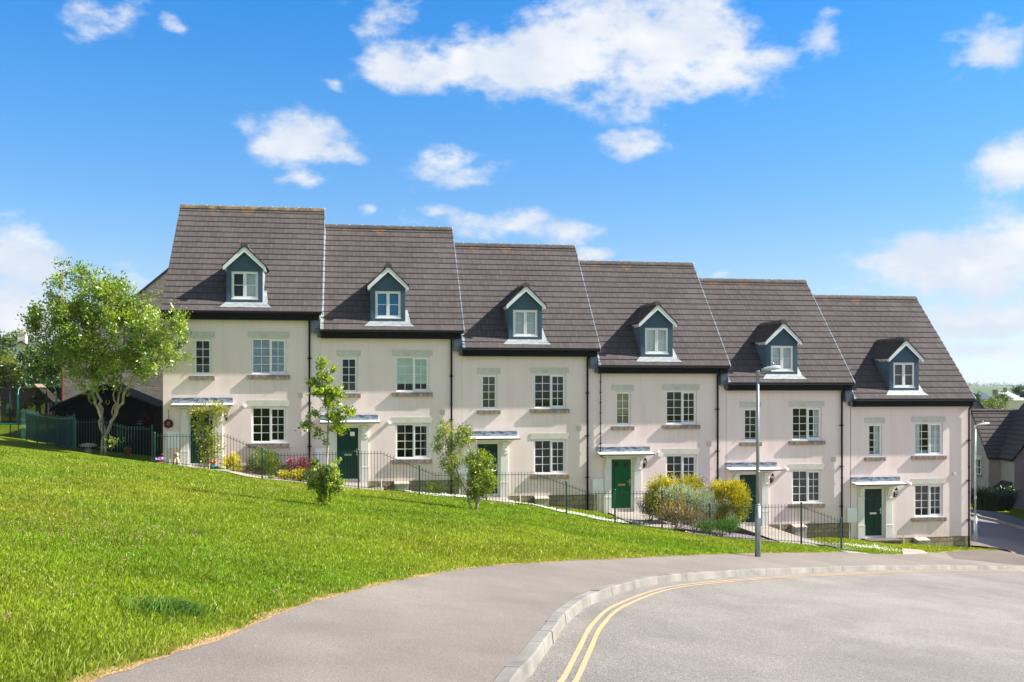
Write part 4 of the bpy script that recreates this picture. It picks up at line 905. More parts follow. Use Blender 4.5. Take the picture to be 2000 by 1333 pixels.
ell = [E_(205,650,YM,1.9,1.45,1.5), E_(120,640,YB,1.35,1.0,1.2), E_(150,575,YB,1.0,1.15,1.0), E_(135,540,YB,.55,.75,.5), E_(225,590,YM,1.2,.9,1.0), E_(300,645,YF,1.15,.95,.8), E_(285,690,YF,1.2,.8,.8), E_(95,600,YB,.7,.7,.7), E_(335,625,YF,.55,.6,.5), E_(340,700,YF,.5,.45,.5),
       E_(160,700,YB,1.3,.8,1.1), E_(250,720,YM,1.2,.5,.9), E_(215,560,YM,.9,.5,.7), E_(65,625,YB,.45,.45,.4), E_(175,780,YB-.7,.22,.16,.2), E_(218,862,YB-.9,.3,.35,.15), E_(275,600,YM,.8,.5,.6),
       E_(136,505,YB,.14,.3,.14), E_(150,520,YB,.12,.25,.12), E_(190,535,YM,.1,.3,.1), E_(214,545,YM,.1,.3,.1), E_(252,552,YM,.1,.28,.1), E_(95,560,YB,.2,.2,.2), E_(60,600,YB,.2,.15,.2), E_(52,648,YB,.22,.12,.2), E_(300,592,YF,.12,.25,.12), E_(345,612,YF,.2,.12,.2), E_(366,640,YF,.18,.12,.15), E_(185,745,YM,.9,.3,.7), E_(240,752,YM,.8,.25,.7), E_(140,745,YB,.7,.3,.5), E_(355,720,YF,.2,.1,.15), E_(75,580,YB,.12,.15,.12)]
tree('leafy_tree', 'big leafy multi-stemmed tree standing behind the railing left of the terrace', 'tree', at(203,893,YB), limbs, ell, 640, 50, .108, 'leaf', (.34,.48,.34), (2.3,2.0,1.5), cr=.125, tw=.007, shell=.5)
# slender young tree on the lawn before the second house
Y1 = 23.4
limbs = [(P3((633,994,Y1),(636,930,Y1),(640,850,Y1),(641,790,Y1),(634,740,Y1),(627,700,Y1)), (.032,.028,.022,.018,.012,.005))]
for a, b in (((640,846),(596,822)),((641,842),(682,812)),((640,822),(612,808)),((640,815),(686,792)),((641,792),(612,762)),((640,788),(665,760)),((636,748),(612,742)),((634,742),(655,717)),((636,925),(612,900)),((636,930),(664,905)),((636,950),(616,925)),((635,960),(662,935))):
    limbs.append((P3((*a,Y1),((a[0]+b[0])/2,(a[1]+b[1])/2+4,Y1+.05),(*b,Y1+G.uniform(-.25,.25))), (.012,.009,.004)))
ell = [E_(600,830,Y1,.17,.10,.15), E_(622,842,Y1,.16,.10), E_(664,838,Y1,.22,.10), E_(676,805,Y1,.22,.12), E_(655,815,Y1,.2,.13), E_(613,810,Y1,.16,.09), E_(625,762,Y1,.28,.12), E_(660,768,Y1,.2,.14), E_(648,785,Y1,.2,.14), E_(610,748,Y1,.14,.1), E_(635,740,Y1,.2,.12), E_(652,717,Y1,.12,.1), E_(630,715,Y1,.12,.2), E_(626,700,Y1,.07,.09), E_(638,866,Y1,.09,.05),
       E_(618,915,Y1,.12,.2), E_(620,945,Y1,.22,.22), E_(650,955,Y1,.2,.22), E_(660,910,Y1,.14,.17), E_(645,930,Y1,.2,.3), E_(632,975,Y1,.16,.14), E_(664,940,Y1,.1,.08)]
tree('young_tree', 'slim young tree with one straight stem in front of the second house', 'tree', at(633,995,Y1), limbs, ell, 360, 22, .072, 'leaf', (.5,.65,.4), (2.5,2.0,1.2), cr=.042, tw=.004, group='young trees planted on the lawn', shell=.1)
# reddish young tree before the first door
Y2 = 34.1
limbs = [(P3((408,922,Y2),(406,880,Y2),(407,840,Y2),(411,800,Y2),(425,790,Y2)), (.04,.03,.024,.015,.006)), (P3((408,920,Y2),(402,895,Y2),(396,850,Y2),(388,810,Y2)), (.02,.016,.012,.005)), (P3((407,870,Y2),(415,855,Y2),(424,870,Y2)), (.014,.01,.005))]
ell = [E_(385,815,Y2,.28,.36,.25), E_(396,850,Y2,.3,.5,.25), E_(412,800,Y2,.4,.22,.3), E_(430,800,Y2,.3,.24,.25), E_(420,870,Y2,.25,.5,.25), E_(402,890,Y2,.28,.45,.25), E_(428,820,Y2,.2,.2,.2), E_(412,845,Y2,.15,.4,.2)]
tree('young_tree', 'small yellow-green young tree half hiding the door of the first house', 'tree', at(407,923,Y2), limbs, ell, 250, 10, .085, 'leaf', (.7,.6,.4), (2.8,1.9,1.3), cr=.075, tw=.005, group='young trees planted on the lawn', shell=.15)
# pair of open bushy young trees before the third door
Y3 = 29.2
limbs = [(P3((922,999,Y3),(912,965,Y3),(893,925,Y3),(876,880,Y3),(868,840,Y3),(866,815,Y3)), (.035,.028,.022,.016,.01,.004)), (P3((920,995,Y3),(905,950,Y3+.1),(880,915,Y3+.2),(855,885,Y3+.2),(848,865,Y3)), (.02,.016,.012,.008,.004)),
         (P3((893,925,Y3),(886,880,Y3-.1),(892,850,Y3-.1),(898,830,Y3)), (.015,.012,.008,.004)), (P3((915,980,Y3),(885,968,Y3),(850,955,Y3)), (.014,.01,.004))]
ell = [E_(870,850,Y3,.32,.45,.3), E_(895,868,Y3,.3,.35,.3), E_(852,870,Y3,.18,.25,.2), E_(880,905,Y3,.35,.35,.3), E_(900,850,Y3,.2,.25,.2), E_(868,822,Y3,.06,.15,.06), E_(850,950,Y3,.3,.14,.25), E_(890,940,Y3,.25,.2,.2), E_(836,940,Y3,.1,.1,.1)]
tree('young_tree', 'sparse airy young tree leaning left between second and third doors', 'tree', at(921,1000,Y3), limbs, ell, 330, 12, .058, 'leaf', (.9,.85,.4), (2.4,1.8,1.2), cr=.055, tw=.0035, group='young trees planted on the lawn', shell=.1)
limbs = [(P3((931,999,Y3),(934,960,Y3),(936,900,Y3),(930,860,Y3)), (.04,.03,.02,.006)), (P3((930,995,Y3),(925,940,Y3+.1),(918,880,Y3+.1),(912,835,Y3)), (.03,.02,.014,.005)), (P3((933,970,Y3),(950,930,Y3),(958,895,Y3)), (.02,.012,.004))]
ell = [E_(932,900,Y3,.42,.32,.35), E_(940,940,Y3,.42,.4,.35), E_(912,850,Y3,.2,.22,.2), E_(905,838,Y3,.16,.14,.15), E_(955,905,Y3,.2,.15), E_(962,940,Y3,.2,.3,.2), E_(925,965,Y3,.25,.2,.2), E_(960,893,Y3,.08,.08,.08), E_(945,968,Y3,.3,.12,.2)]
tree('young_tree', 'dense bushy young tree in front of the third house door', 'tree', at(931,1000,Y3), limbs, ell, 380, 17, .062, 'leaf', (.5,.6,.35), (2.2,1.8,1.1), cr=.06, tw=.004, group='young trees planted on the lawn', shell=.1)

def bush(name, label, cat, px, py, Y, ell, n, size, mat, ta, tb, group=None, stems=10, aspect=.5, upward=0, shell=.55, bark='bark_dark'):
    base = at(px, py, Y); g_ = float(ground(base.x, base.y)); base = Vector((base.x, base.y, min(base.z, g_+.03)))
    root = empty(name, base, label, cat, group); off = tuple(-base); C = in_ell(ell, max(12, n//26), shell); ta = tuple(.5*x for x in ta); tb = tuple(1.2*x for x in tb)
    P = np.repeat(C, 26, 0) + G.normal(0, 1, (len(C)*26, 3))*size*1.0; hz = (C[:, 2]-C[:, 2].mean())/(C[:, 2].std()+1e-6); v = np.repeat(G.normal(.5, .28, len(C))+.12*hz, 26) + G.normal(0, .12, len(C)*26)
    ctr = np.mean([e[0] for e in ell], 0); dr = unit(P-ctr-np.array([0, 0, -.3])) + np.array([0, 0, upward])
    tm = MB()
    for k in range(stems):
        c = C[k]; tm.tube([tuple(base), tuple((np.array(base)*.4+c*.6)+G.normal(0, .03, 3)), tuple(c)], [.014, .009, .003], 4, cap=False)
    obj('stems', tm, M[bark], root, off)
    cro = leaves('foliage', P, size, M[mat], root, (0,0,0), tints(len(P), ta, tb, np.clip(v, 0, 1)), aspect, .4, dirs=dr); cro.location = off
    return root
gb = 'shrubs in the front gardens'
bush('conifer_shrub', 'golden conifer shrub under the ground floor window of the green door house', 'shrub', 1315, 1015, 35.2, [E_(1300,975,35.2,.75,.55,.6), E_(1345,965,35.3,.6,.5,.5), E_(1290,950,35.2,.45,.3,.4), E_(1355,945,35.3,.35,.2,.3), E_(1325,990,35.2,.7,.55,.5), E_(1308,940,35.2,.3,.16), E_(1335,938,35.2,.2,.12)], 14000, .075, 'fir', (.18,.5,1.3), (1.6,1.35,.9), gb, upward=.5, aspect=.35)
bush('conifer_shrub', 'rounded golden conifer shrub beside the fifth house door', 'shrub', 1425, 1030, 34.8, [E_(1425,975,34.8,.62,.6,.55), E_(1405,958,34.8,.42,.3,.4), E_(1440,965,34.8,.4,.4,.4), E_(1425,1005,34.8,.5,.4,.45), E_(1445,990,34.8,.35,.35,.3)], 14000, .07, 'fir', (.18,.5,1.3), (1.6,1.3,.9), gb, upward=.4, aspect=.35)
bush('silver_shrub', 'silver-grey leaved shrub in front of the golden conifers', 'shrub', 1355, 1030, 33.6, [E_(1330,965,33.7,.5,.3,.35), E_(1365,975,33.6,.5,.35,.35), E_(1385,985,33.6,.35,.4,.3), E_(1300,965,33.8,.35,.22,.3), E_(1370,1010,33.6,.4,.35,.3)], 5200, .055, 'silver', (.5,.55,.5), (1.6,1.6,1.5), gb, upward=.6, aspect=.3)
bush('twiggy_shrub', 'dry brown twiggy shrub behind the railing below the conifers', 'shrub', 1320, 1030, 33.0, [E_(1320,1000,33.0,.55,.38,.25), E_(1355,1015,33.0,.35,.3,.2)], 900, .12, 'dry', (.5,.5,.5), (1.5,1.4,1.3), gb, upward=1.5, aspect=.1)
bush('rosemary_bush', 'low dark green spiky bush at the foot of the golden conifer', 'shrub', 1405, 1045, 32.6, [E_(1400,1033,32.6,.55,.2,.25), E_(1425,1025,32.7,.3,.25,.2), E_(1375,1030,32.7,.3,.16,.2)], 3000, .075, 'leaf_dark', (.6,.8,.7), (1.5,1.8,1.4), gb, upward=1.2, aspect=.2)
bush('rosemary_bush', 'dark green spiky bush beside the bright green door path', 'shrub', 1265, 1010, 35.4, [E_(1265,990,35.4,.3,.3,.25), E_(1278,985,35.4,.3,.4,.25)], 2000, .08, 'leaf_dark', (.5,.7,.6), (1.3,1.5,1.2), gb, upward=1.0, aspect=.2)
bush('round_shrub', 'rounded green shrub under the first house window', 'shrub', 513, 928, 35.6, [E_(515,900,35.6,.52,.38,.35), E_(505,912,35.6,.42,.3,.3), E_(530,908,35.6,.34,.35,.3)], 5200, .05, 'leaf', (.35,.45,.4), (1.2,1.1,.7), gb)
bush('yellow_shrub', 'upright bright yellow shrub right of the first door', 'shrub', 454, 922, 35.1, [E_(447,905,35.1,.16,.24,.15), E_(458,902,35.1,.13,.22,.15), E_(464,914,35.1,.12,.14,.12)], 1500, .06, 'yellow_leaf', (.6,.7,.5), (1.4,1.35,1), gb, upward=1, stems=5)
bush('yellow_shrub', 'small round yellow shrub, left one of the pair by the downpipe', 'shrub', 556, 938, 34.75, [E_(556,929,34.75,.2,.13,.15)], 900, .05, 'yellow_leaf', (.5,.6,.6), (1.2,1.15,.9), gb, stems=5)
bush('yellow_shrub', 'yellow shrub nearest the maroon bush, right one of the pair', 'shrub', 584, 941, 34.6, [E_(584,930,34.6,.25,.17,.18)], 1300, .055, 'yellow_leaf', (.5,.6,.6), (1.3,1.2,.9), gb, stems=5)
bush('maroon_shrub', 'dark maroon shrub below the downpipe between first and second houses', 'shrub', 590, 930, 35.6, [E_(580,908,35.6,.38,.24,.28), E_(598,912,35.6,.32,.27,.25), E_(606,925,35.5,.25,.18,.2)], 2600, .055, 'red_leaf', (.5,.5,.5), (1.9,1.5,1.5), gb)
bush('rose_bush', 'low dark leaved bush with pale blooms beside the slim young tree', 'shrub', 606, 938, 34.5, [E_(605,930,34.5,.2,.14,.15)], 600, .06, 'leaf_dark', (.7,.8,.7), (1.4,1.6,1.3), gb, stems=5)

def flowers(name, label, cat, C, r, cols, group=None, kind=None):
    n = len(C); V = []; ang = G.random(n)*6.28; k = 5
    pts = []
    for j in range(k): a = ang+j*2*math.pi/k; pts.append(C + np.stack([np.cos(a)*r, np.sin(a)*r, G.normal(0, .2, n)*r], 1))
    pts = [C+np.array([0, 0, r*.55])] + pts; V = np.stack(pts, 1).reshape(-1, 3); i = np.arange(n)[:, None]*(k+1)
    Fq = np.concatenate([i+np.array([0, 1+j, 1+(j+1) % k]) for j in range(k)], 0); ci = G.integers(0, len(cols), n); tint = np.array(cols)[ci]*G.uniform(.8, 1.15, (n, 1))
    if 'petal' not in M: M['petal'] = m_leaf('petal', (1, 1, 1), .3)
    o = obj(name, npmesh(name, V, Fq, M['petal'], np.repeat(tint, k+1, 0)), None); return tag(o, label, cat, group, kind)

# ---------------------------------------------------------------- lawn grass
def blades(name, n, sampler, hmean, wmul, tint_fn, bend=.5, seg2=True, label=None, mat='grass', lean=(0,0)):
    P = sampler(n); n = len(P); Yc = P[:, 0]*FW[0] + P[:, 1]*FW[1]; z = ground(P[:, 0], P[:, 1])
    h = hmean*G.uniform(.45, 1.45, n)*(np.clip(Yc/14, 1, 1.35)); w = (.0028+.00028*Yc)*wmul*G.uniform(.7, 1.4, n); a = G.random(n)*6.283; s = np.stack([np.cos(a), np.sin(a), a*0], 1)*w[:, None]
    b = G.normal(0, bend, (n, 2))*h[:, None]*.7 + np.array(lean)*h[:, None]; B = np.column_stack([P, z-.01])
    mid = B + np.column_stack([b*.35, h*.6]); tip = B + np.column_stack([b, h*np.sqrt(np.clip(1-(b**2).sum(1)/h**2*.3, .15, 1))])
    V = np.stack([B-s, B+s, mid+s*.8, mid-s*.8, tip], 1).reshape(-1, 3); i = np.arange(n)[:, None]*5
    Fq = np.concatenate([i+np.array([0, 1, 2]), i+np.array([0, 2, 3]), i+np.array([3, 2, 4])], 0)
    c = tint_fn(P, n); cc = np.repeat(c, 5, 0).reshape(n, 5, 3).copy(); cc = cc.reshape(-1, 3)
    return tag(obj(name, npmesh(name, V, Fq, M[mat], cc), None), label, kind='stuff')
M['grass'] = m_leaf('grass_blade', (.255, .335, .018), .35, gloss=.012)
def vn(x, y, s, seed):           # cheap smooth value noise
    g = np.random.default_rng(seed).random((64, 64)); u = x*s+100; v = y*s+100; iu = np.floor(u).astype(int); iv = np.floor(v).astype(int); fu = u-iu; fv = v-iv; fu = fu*fu*(3-2*fu); fv = fv*fv*(3-2*fv)
    q = lambda a, b: g[a % 64, b % 64]
    return (q(iu, iv)*(1-fu)+q(iu+1, iv)*fu)*(1-fv) + (q(iu, iv+1)*(1-fu)+q(iu+1, iv+1)*fu)*fv
def fbm(x, y, s, seed): return (vn(x, y, s, seed) + .5*vn(x, y, s*2.1, seed+1) + .25*vn(x, y, s*4.3, seed+2))/1.75
def on_lawn(x, y):
    m = x < edge_x(y) - .04
    ins = (y > fence_y(x)+.02)   # beyond the fence line
    garden = ins & (x > -6.4) & (x < 16.0)
    grassy = garden & (y < HY-.03) & (((x > 1.3) & (x < 10.7)))
    for x0, x1, y0, y1, zs in SLABS:
        g = (x > x0-.8) & (x < x1+.95) & (y > fence_y(x)+.08) & (y < fence_y(x)+1.15); g |= (x > x0+.28) & (x < x0+1.55); grassy &= ~g
    m &= (~garden) | grassy
    m &= ~((x > -6.4) & (x < 24.3) & (y > HY-.04))
    p = [np.array(g2(1762, 1066, 36.6)), np.array(g2(1800, 1066, 36.8)), np.array(g2(1842, 1082, 33.6)), np.array(g2(1765, 1081, 32.6))]
    ins = np.ones(len(x), bool)
    sg = [(b[0]-a[0])*(y-a[1])-(b[1]-a[1])*(x-a[0]) for a, b in zip(p, p[1:]+p[:1])]
    ins = np.all([s <= 0 for s in sg], 0) | np.all([s >= 0 for s in sg], 0); m &= ~ins
    a, b = np.array(np_[0]), np.array(np_[1]); m &= ((b[0]-a[0])*(y-a[1])-(b[1]-a[1])*(x-a[0])) < 0   # before the side road pavement
    m &= ~((x > 19.6) & (x < 20.95) & (y > 36.2) & (y < 37))
    return m
def lawn_sampler(pw=1.15, ymin=5.2, ymax=52, seedmask=None, xr=(-.56, .56)):
    def f(n):
        u = G.random(n*2); k = 1-pw+1e-6
        Y = (ymin**(2-pw)+(ymax**(2-pw)-ymin**(2-pw))*u)**(1/(2-pw)); X = G.uniform(xr[0], xr[1], n*2)*Y
        x = X*RT[0]+Y*FW[0]; y = X*RT[1]+Y*FW[1]; ok = on_lawn(x, y)
        if seedmask is not None: ok &= seedmask(x, y)
        return np.column_stack([x, y])[ok][:n]
    return f
def grass_tint(P, n):
    k = fbm(P[:, 0], P[:, 1], .25, 5)[:, None]; k2 = fbm(P[:, 0], P[:, 1], 1.4, 9)[:, None]; r = G.random((n, 1))
    k = np.clip((k-.5)*2.2+.5, 0, 1); c = np.array([.66, .86, .8])*(1-k) + np.array([1.08, 1.0, 1.2])*k; c = c*(.60+.72*k2)*G.uniform(.55, 1.4, (n, 1))
    lf = np.clip((6-P[:, 0:1])/14, 0, 1)*.16; c = c*(1-lf) + c*np.array([1.02, .82, 2.2])*lf
    dead = (r < .07+.10*(k > .6)).ravel(); c[dead] = np.array([1.35, 1.05, 4.0])*G.uniform(.7, 1.2, (dead.sum(), 1))
    Yc = P[:, 0]*FW[0] + P[:, 1]*FW[1]
    # dry patch with clover up on the left
    q = np.exp(-(((P[:, 0]+5.6)/2.6)**2 + ((P[:, 1]-15.5)/2.4)**2))[:, None]*fbm(P[:, 0], P[:, 1], .9, 21)[:, None]*1.1; c = c*(1-q) + np.array([1.15, .8, 1.8])*q
    e = edge_x(P[:, 1]) - P[:, 0]; b = np.exp(-e/.16)[:, None]*G.uniform(.2, 1.1, (n, 1)); c = c*(1-np.clip(b, 0, 1)) + np.array([1.6, 1.0, 6.0])*np.clip(b, 0, 1)
    return c
blades('grass', 560000, lawn_sampler(1.5), .040, .8, grass_tint, bend=.6, lean=(.15, .1), label='short green grass of the sloping lawn')
blades('tall_grass', 15000, lawn_sampler(1.5, ymax=26, seedmask=lambda x, y: fbm(x, y, .8, 33) > .6), .085, .8, grass_tint, bend=.6, lean=(.3, .15), label='longer tufts of grass across the lawn')
# dark coarse tussock by the footway edge
tc_ = at(345, 1232, 8.35)
def tus(n): r = np.abs(G.normal(0, 1, n)); a = G.random(n)*6.283; return np.column_stack([tc_.x-.02+np.cos(a)*r*.15-.05, tc_.y+.10+np.sin(a)*r*.11])
blades('grass_tussock', 1500, lambda n: (lambda P: P[P[:, 0] < edge_x(P[:, 1])-.05])(tus(n)), .10, .9, lambda P, n: np.array([.5, .72, 2.6])*G.uniform(.35, 1.7, (n, 1)), bend=.7, lean=(.45, .0), label='dark blue-green coarse grass tussock by the footway')
def spot(px, py, Y): p = at(px, py, Y); return p.x, p.y
def ground_hit(px, py):          # where the sight line meets the slope
    v = FW + RT*(px-CX)/F + np.array([0, 0, 1])*(CY-py)/F
    t = np.linspace(5, 60, 700); z = ter(v[0]*t, v[1]*t); d = v[2]*t - z; k = np.argmax(d < 0); return v[0]*t[k], v[1]*t[k]
def scatter(px, py, sx, sy, n):  # px cluster on the slope, spread in metres
    x, y = ground_hit(px, py); return np.column_stack([x+G.normal(0, sx, n), y+G.normal(0, sy, n)])
P = np.concatenate([scatter(60, 940, .9, .8, 40), scatter(170, 1040, 1.2, 1.0, 110), scatter(300, 1040, .9, .7, 45), scatter(50, 1040, .6, .6, 30), scatter(110, 985, .8, .8, 40), scatter(230, 1150, 1.2, 1.2, 25), scatter(100, 1170, .8, .6, 14), scatter(590, 1170, .25, .25, 7), scatter(450, 940, 2.5, 1.5, 16), scatter(1040, 995, 1.5, .8, 16)])
P = P[on_lawn(P[:, 0], P[:, 1])]; P = np.column_stack([P, ground(P[:, 0], P[:, 1])+.055+.03*G.random(len(P))])
flowers('clover_flowers', 'pink clover flowers scattered over the left of the lawn', 'flowers', P, .012, [(.55,.12,.38),(.62,.25,.45),(.45,.1,.3)], kind='stuff')
P = np.concatenate([scatter(355, 953, .3, .3, 9), scatter(420, 935, .8, .3, 8), scatter(660, 958, .6, .2, 6)]); P = P[on_lawn(P[:, 0], P[:, 1])]; P = np.column_stack([P, ground(P[:, 0], P[:, 1])+.07])
flowers('buttercups', 'yellow buttercups near the top of the lawn', 'flowers', P, .016, [(.85,.55,.02)], kind='stuff')
def band(x0, x1, n, y0=.15, y1=1.6):
    x = G.uniform(x0, x1, n); y = fence_y(x) + y0 + (y1-y0)*G.random(n)**1.5; return np.column_stack([x, y])
P = np.concatenate([band(1.9, 4.0, 420, .05, 1.0), band(6.2, 9.1, 620, .05, 1.3), band(3.2, 4.3, 160, .2, 2.5), band(9.0, 10.0, 120, 1.2, 2.4), band(5.4, 6.6, 80, 1.2, 2.4)])
k = on_lawn(P[:, 0], P[:, 1]) | True; P = np.column_stack([P, ter(P[:, 0], P[:, 1])+.05+.03*G.random(len(P))])
flowers('daisies', 'white daisies flowering along the inside of the railing', 'flowers', P, .028, [(.85,.85,.8),(.8,.8,.72)], kind='stuff')
x, y = ground_hit(1668, 1068); x2, y2 = ground_hit(1730, 1074)
P = np.column_stack([np.linspace(x, x2, 230)+G.normal(0, .5, 230), np.linspace(y, y2, 230)+G.normal(0, .5, 230)]); P = P[on_lawn(P[:, 0], P[:, 1])]; P = np.column_stack([P, ground(P[:, 0], P[:, 1])+.05])
flowers('daisies', 'white daisies on the small lawn before the last house', 'flowers', P, .024, [(.85,.85,.8)], kind='stuff')

# ---------------------------------------------------------------- street lamps
def lamp(label, px, py, Y, h, arm=(1, -.2), armlen=.55, nm='street_lamp'):
    b = at(px, py, Y); root = empty(nm, b, label, 'street lamp', 'street lamps')
    mb = MB().tube([(0,0,-.2),(0,0,1.12)], .068, 14); mb.tube([(0,0,1.12),(0,0,1.17)], [.068, .045], 14); obj('base', mb, M['galv'], root, smooth=True)
    mb = MB().box(-.045, .045, -.071, -.062, .35, .85); obj('access_door', mb, M['galv'], root)
    mb = MB().tube([(0,0,1.16),(0,0,h-.05)], [.042, .031], 12); mb.tube([(0,0,1.9),(0,0,1.93)], .052, 12); mb.tube([(0,0,1.97),(0,0,1.985)], .052, 12); obj('column', mb, M['galv'], root, smooth=True)
    u = Vector((*arm, 0)).normalized(); n_ = Vector((-u.y, u.x, 0)); e = u*armlen
    mb = MB().tube([(0,0,h-.12),(0,0,h),(0,0,h+.01)], .045, 10); mb.tube([(0,0,h-.045),tuple(u*.22+Vector((0,0,h-.01)))], .028, 8); obj('bracket', mb, M['galv'], root, smooth=True)
    hb = MB(); secs = []
    for s_, w, tz, bz in ((.10,.03,.025,-.025),(.17,.055,.04,-.03),(.30,.08,.06,-.04),(.44,.08,.065,-.045),(.55,.06,.05,-.035),(.60,.025,.025,-.015)):
        c = u*(s_*armlen/.55)+Vector((0,0,h+.02+s_*.12)); secs.append([tuple(c+n_*w*a+Vector((0,0,z))) for a, z in ((-1,0),(-.75,tz*.7),(0,tz),(.75,tz*.7),(1,0),(.8,bz),(0,bz*1.1),(-.8,bz))])
    v = [p for r in secs for p in r]; f = []
    for a in range(5):
        for k in range(8): f.append((a*8+k, a*8+(k+1)%8, (a+1)*8+(k+1)%8, (a+1)*8+k))
    f += [tuple(range(8))[::-1], tuple(range(40, 48))]; hb.add(v, f); hd = obj('lamp_head', hb, M['galv_pale'], root, smooth=True)
    c = u*.36+Vector((0,0,h+.15)); obj('photocell', MB().lathe([(.028,0),(.03,.03),(.015,.05)], tuple(c), 8), M['galv'], hd)
    return root
M['galv_pale'] = simple('lamp_head_grey', (.38, .41, .42), .4, .15, 5)
lamp('tall galvanised street lamp rising from the lawn edge before the fifth house', 1480, 1083, 23.7, 4.24, (1, -.05), .5)
lamp('distant street lamp on the side road just right of the last house', 1905, 1062, 43.2, 4.98, (1, .05), .62)

# ---------------------------------------------------------------- left: stone house, timber shed, trampoline, garden things
def local(o, u, v, z): return Vector(tuple(np.array(o) + RT*u + FW*v + np.array([0, 0, z])))
def gable_mb(w, d, ze, zr, zb, mi=0, x0=0, y0=0):   # walls of a gabled house, ridge along y (gable faces -y)
    mb = MB(); p = [(x0,y0,zb),(x0+w,y0,zb),(x0+w,y0,ze),(x0+w/2,y0,zr),(x0,y0,ze)]; q = [(a,y0+d,c) for a, b, c in p]
    mb.add(p, [(0,1,2,3,4)], mi); mb.add(q, [(4,3,2,1,0)], mi); mb.quad(p[0], p[4], q[4], q[0], mi); mb.quad(p[1], q[1], q[2], p[2], mi); return mb
def roof_slabs(w, d, ze, zr, ov=.25, th=.10, x0=0, y0=0):
    mb = MB(); s_ = (zr-ze)/(w/2)
    for sg in (-1, 1):
        xa = x0+w/2+sg*(w/2+ov); za = ze-ov*s_; xr = x0+w/2
        v = [(xa,y0-ov,za),(xa,y0+d+ov,za),(xr,y0+d+ov,zr),(xr,y0-ov,zr)]; v2 = [(a,b,c+th) for a, b, c in v]
        mb.add(v+v2, [(0,1,2,3),(4,5,6,7),(0,1,5,4),(1,2,6,5),(3,0,4,7)])
    return mb
g0 = at(120, 885, 45.5); zb = g0.z-.5
root = empty('stone_house', g0, 'grey rubble stone house with a tall gable behind the timber shed', 'house', rz=0)
w_ = (360-120)/F*45.5*2; ze = at(120, 700, 45.5).z-g0.z; zr = at(356, 492, 45.5).z-g0.z
obj('wall', gable_mb(w_, 7, ze, zr, -.6), M['barnstone'], root); obj('roof', roof_slabs(w_, 7, ze, zr, .12, .12), M['tile_slate'] if 'tile_slate' in M else M['felt'], root)
pm = MB().tube([(.06,-.06,-.3),(.06,-.06,ze-.1)], .05, 8); obj('downpipe', pm, simple('rust_red_pipe', (.12,.03,.03), .5), root)
# shed
s0 = at(108, 870, 40.2); root = empty('timber_shed', s0, 'black timber garden shed with low felt roof behind the railings', 'shed')
w_ = (292-108)/F*40.2; ze = at(108, 793, 40.2).z-s0.z; zr = at(200, 753, 40.2).z-s0.z; sm = MB()
for k in range(14):              # lapped boards
    z0 = -.5+k*.2; z1 = z0+.2
    if z0 > zr: break
    def half(z): return w_/2 if z <= ze else max(.0, w_/2*(zr-z)/(zr-ze))
    h0, h1 = half(z0), half(z1)
    if z0 < ze < z1: h1 = half(z1)
    sm.add([(w_/2-h0,-.025,z0),(w_/2+h0,-.025,z0),(w_/2+h1,0,z1),(w_/2-h1,0,z1),(w_/2-h0,.0,z0),(w_/2+h0,.0,z0)], [(0,1,2,3),(4,5,1,0)])
gm = gable_mb(w_, 3.4, ze, zr, -.5, 0, 0, .003); sm.v += []; b = len(sm.v); sm.v += gm.v; sm.f += [tuple(b+i for i in f) for f in gm.f]; sm.m += gm.m
obj('wall', sm, M['timber'], root); rf = obj('roof', roof_slabs(w_, 3.4, ze, zr, .16, .05), M['felt'], root)
bm = MB()
for sg in (-1, 1):
    xa = w_/2+sg*(w_/2+.17); bm.prism([(w_/2, zr-.09), (w_/2, zr+.05), (xa, ze-.06+.05-.10), (xa, ze-.06-.19)], 'y', -.20, -.165)
obj('bargeboard', bm, M['timber'], rf)
# lettered plaque
sp = MB().box(1.94+.92, 1.94+1.22, -.045, -.03, 1.02, 1.22); x_ = (266-108)/F*40.2; z_ = at(266, 826, 40.2).z-s0.z
sp = MB().box(x_-.16, x_+.16, -.05, -.03, z_-.10, z_+.10); sg = obj('plaque', sp, M['dark'], root)
for tx, dz, sz in (('The', .015, .085), ('Lodge', -.075, .085)):
    cu = bpy.data.curves.new('lettering', 'FONT'); cu.body = tx; cu.size = sz; cu.align_x = 'CENTER'; cu.extrude = .002
    to = bpy.data.objects.new('lettering', cu); COL.objects.link(to); dg = bpy.context.evaluated_depsgraph_get(); me = bpy.data.meshes.new_from_object(to.evaluated_get(dg)); bpy.data.objects.remove(to)
    me.materials.clear(); me.materials.append(M['concrete']); o = bpy.data.objects.new('lettering', me); COL.objects.link(o); o.parent = sg; o.location = (x_, -.055, z_+dz); o.rotation_euler = (R_(90), 0, 0)
hm = MB(); hx = (206-108)/F*40.2; hz = at(206, 786, 40.2).z-s0.z
hm.tube([(hx+.07*math.cos(a), -.05, hz+.085*math.sin(a)) for a in np.linspace(R_(130), R_(410), 12)], .014, 5); obj('horseshoe', hm, M['brass'], root)
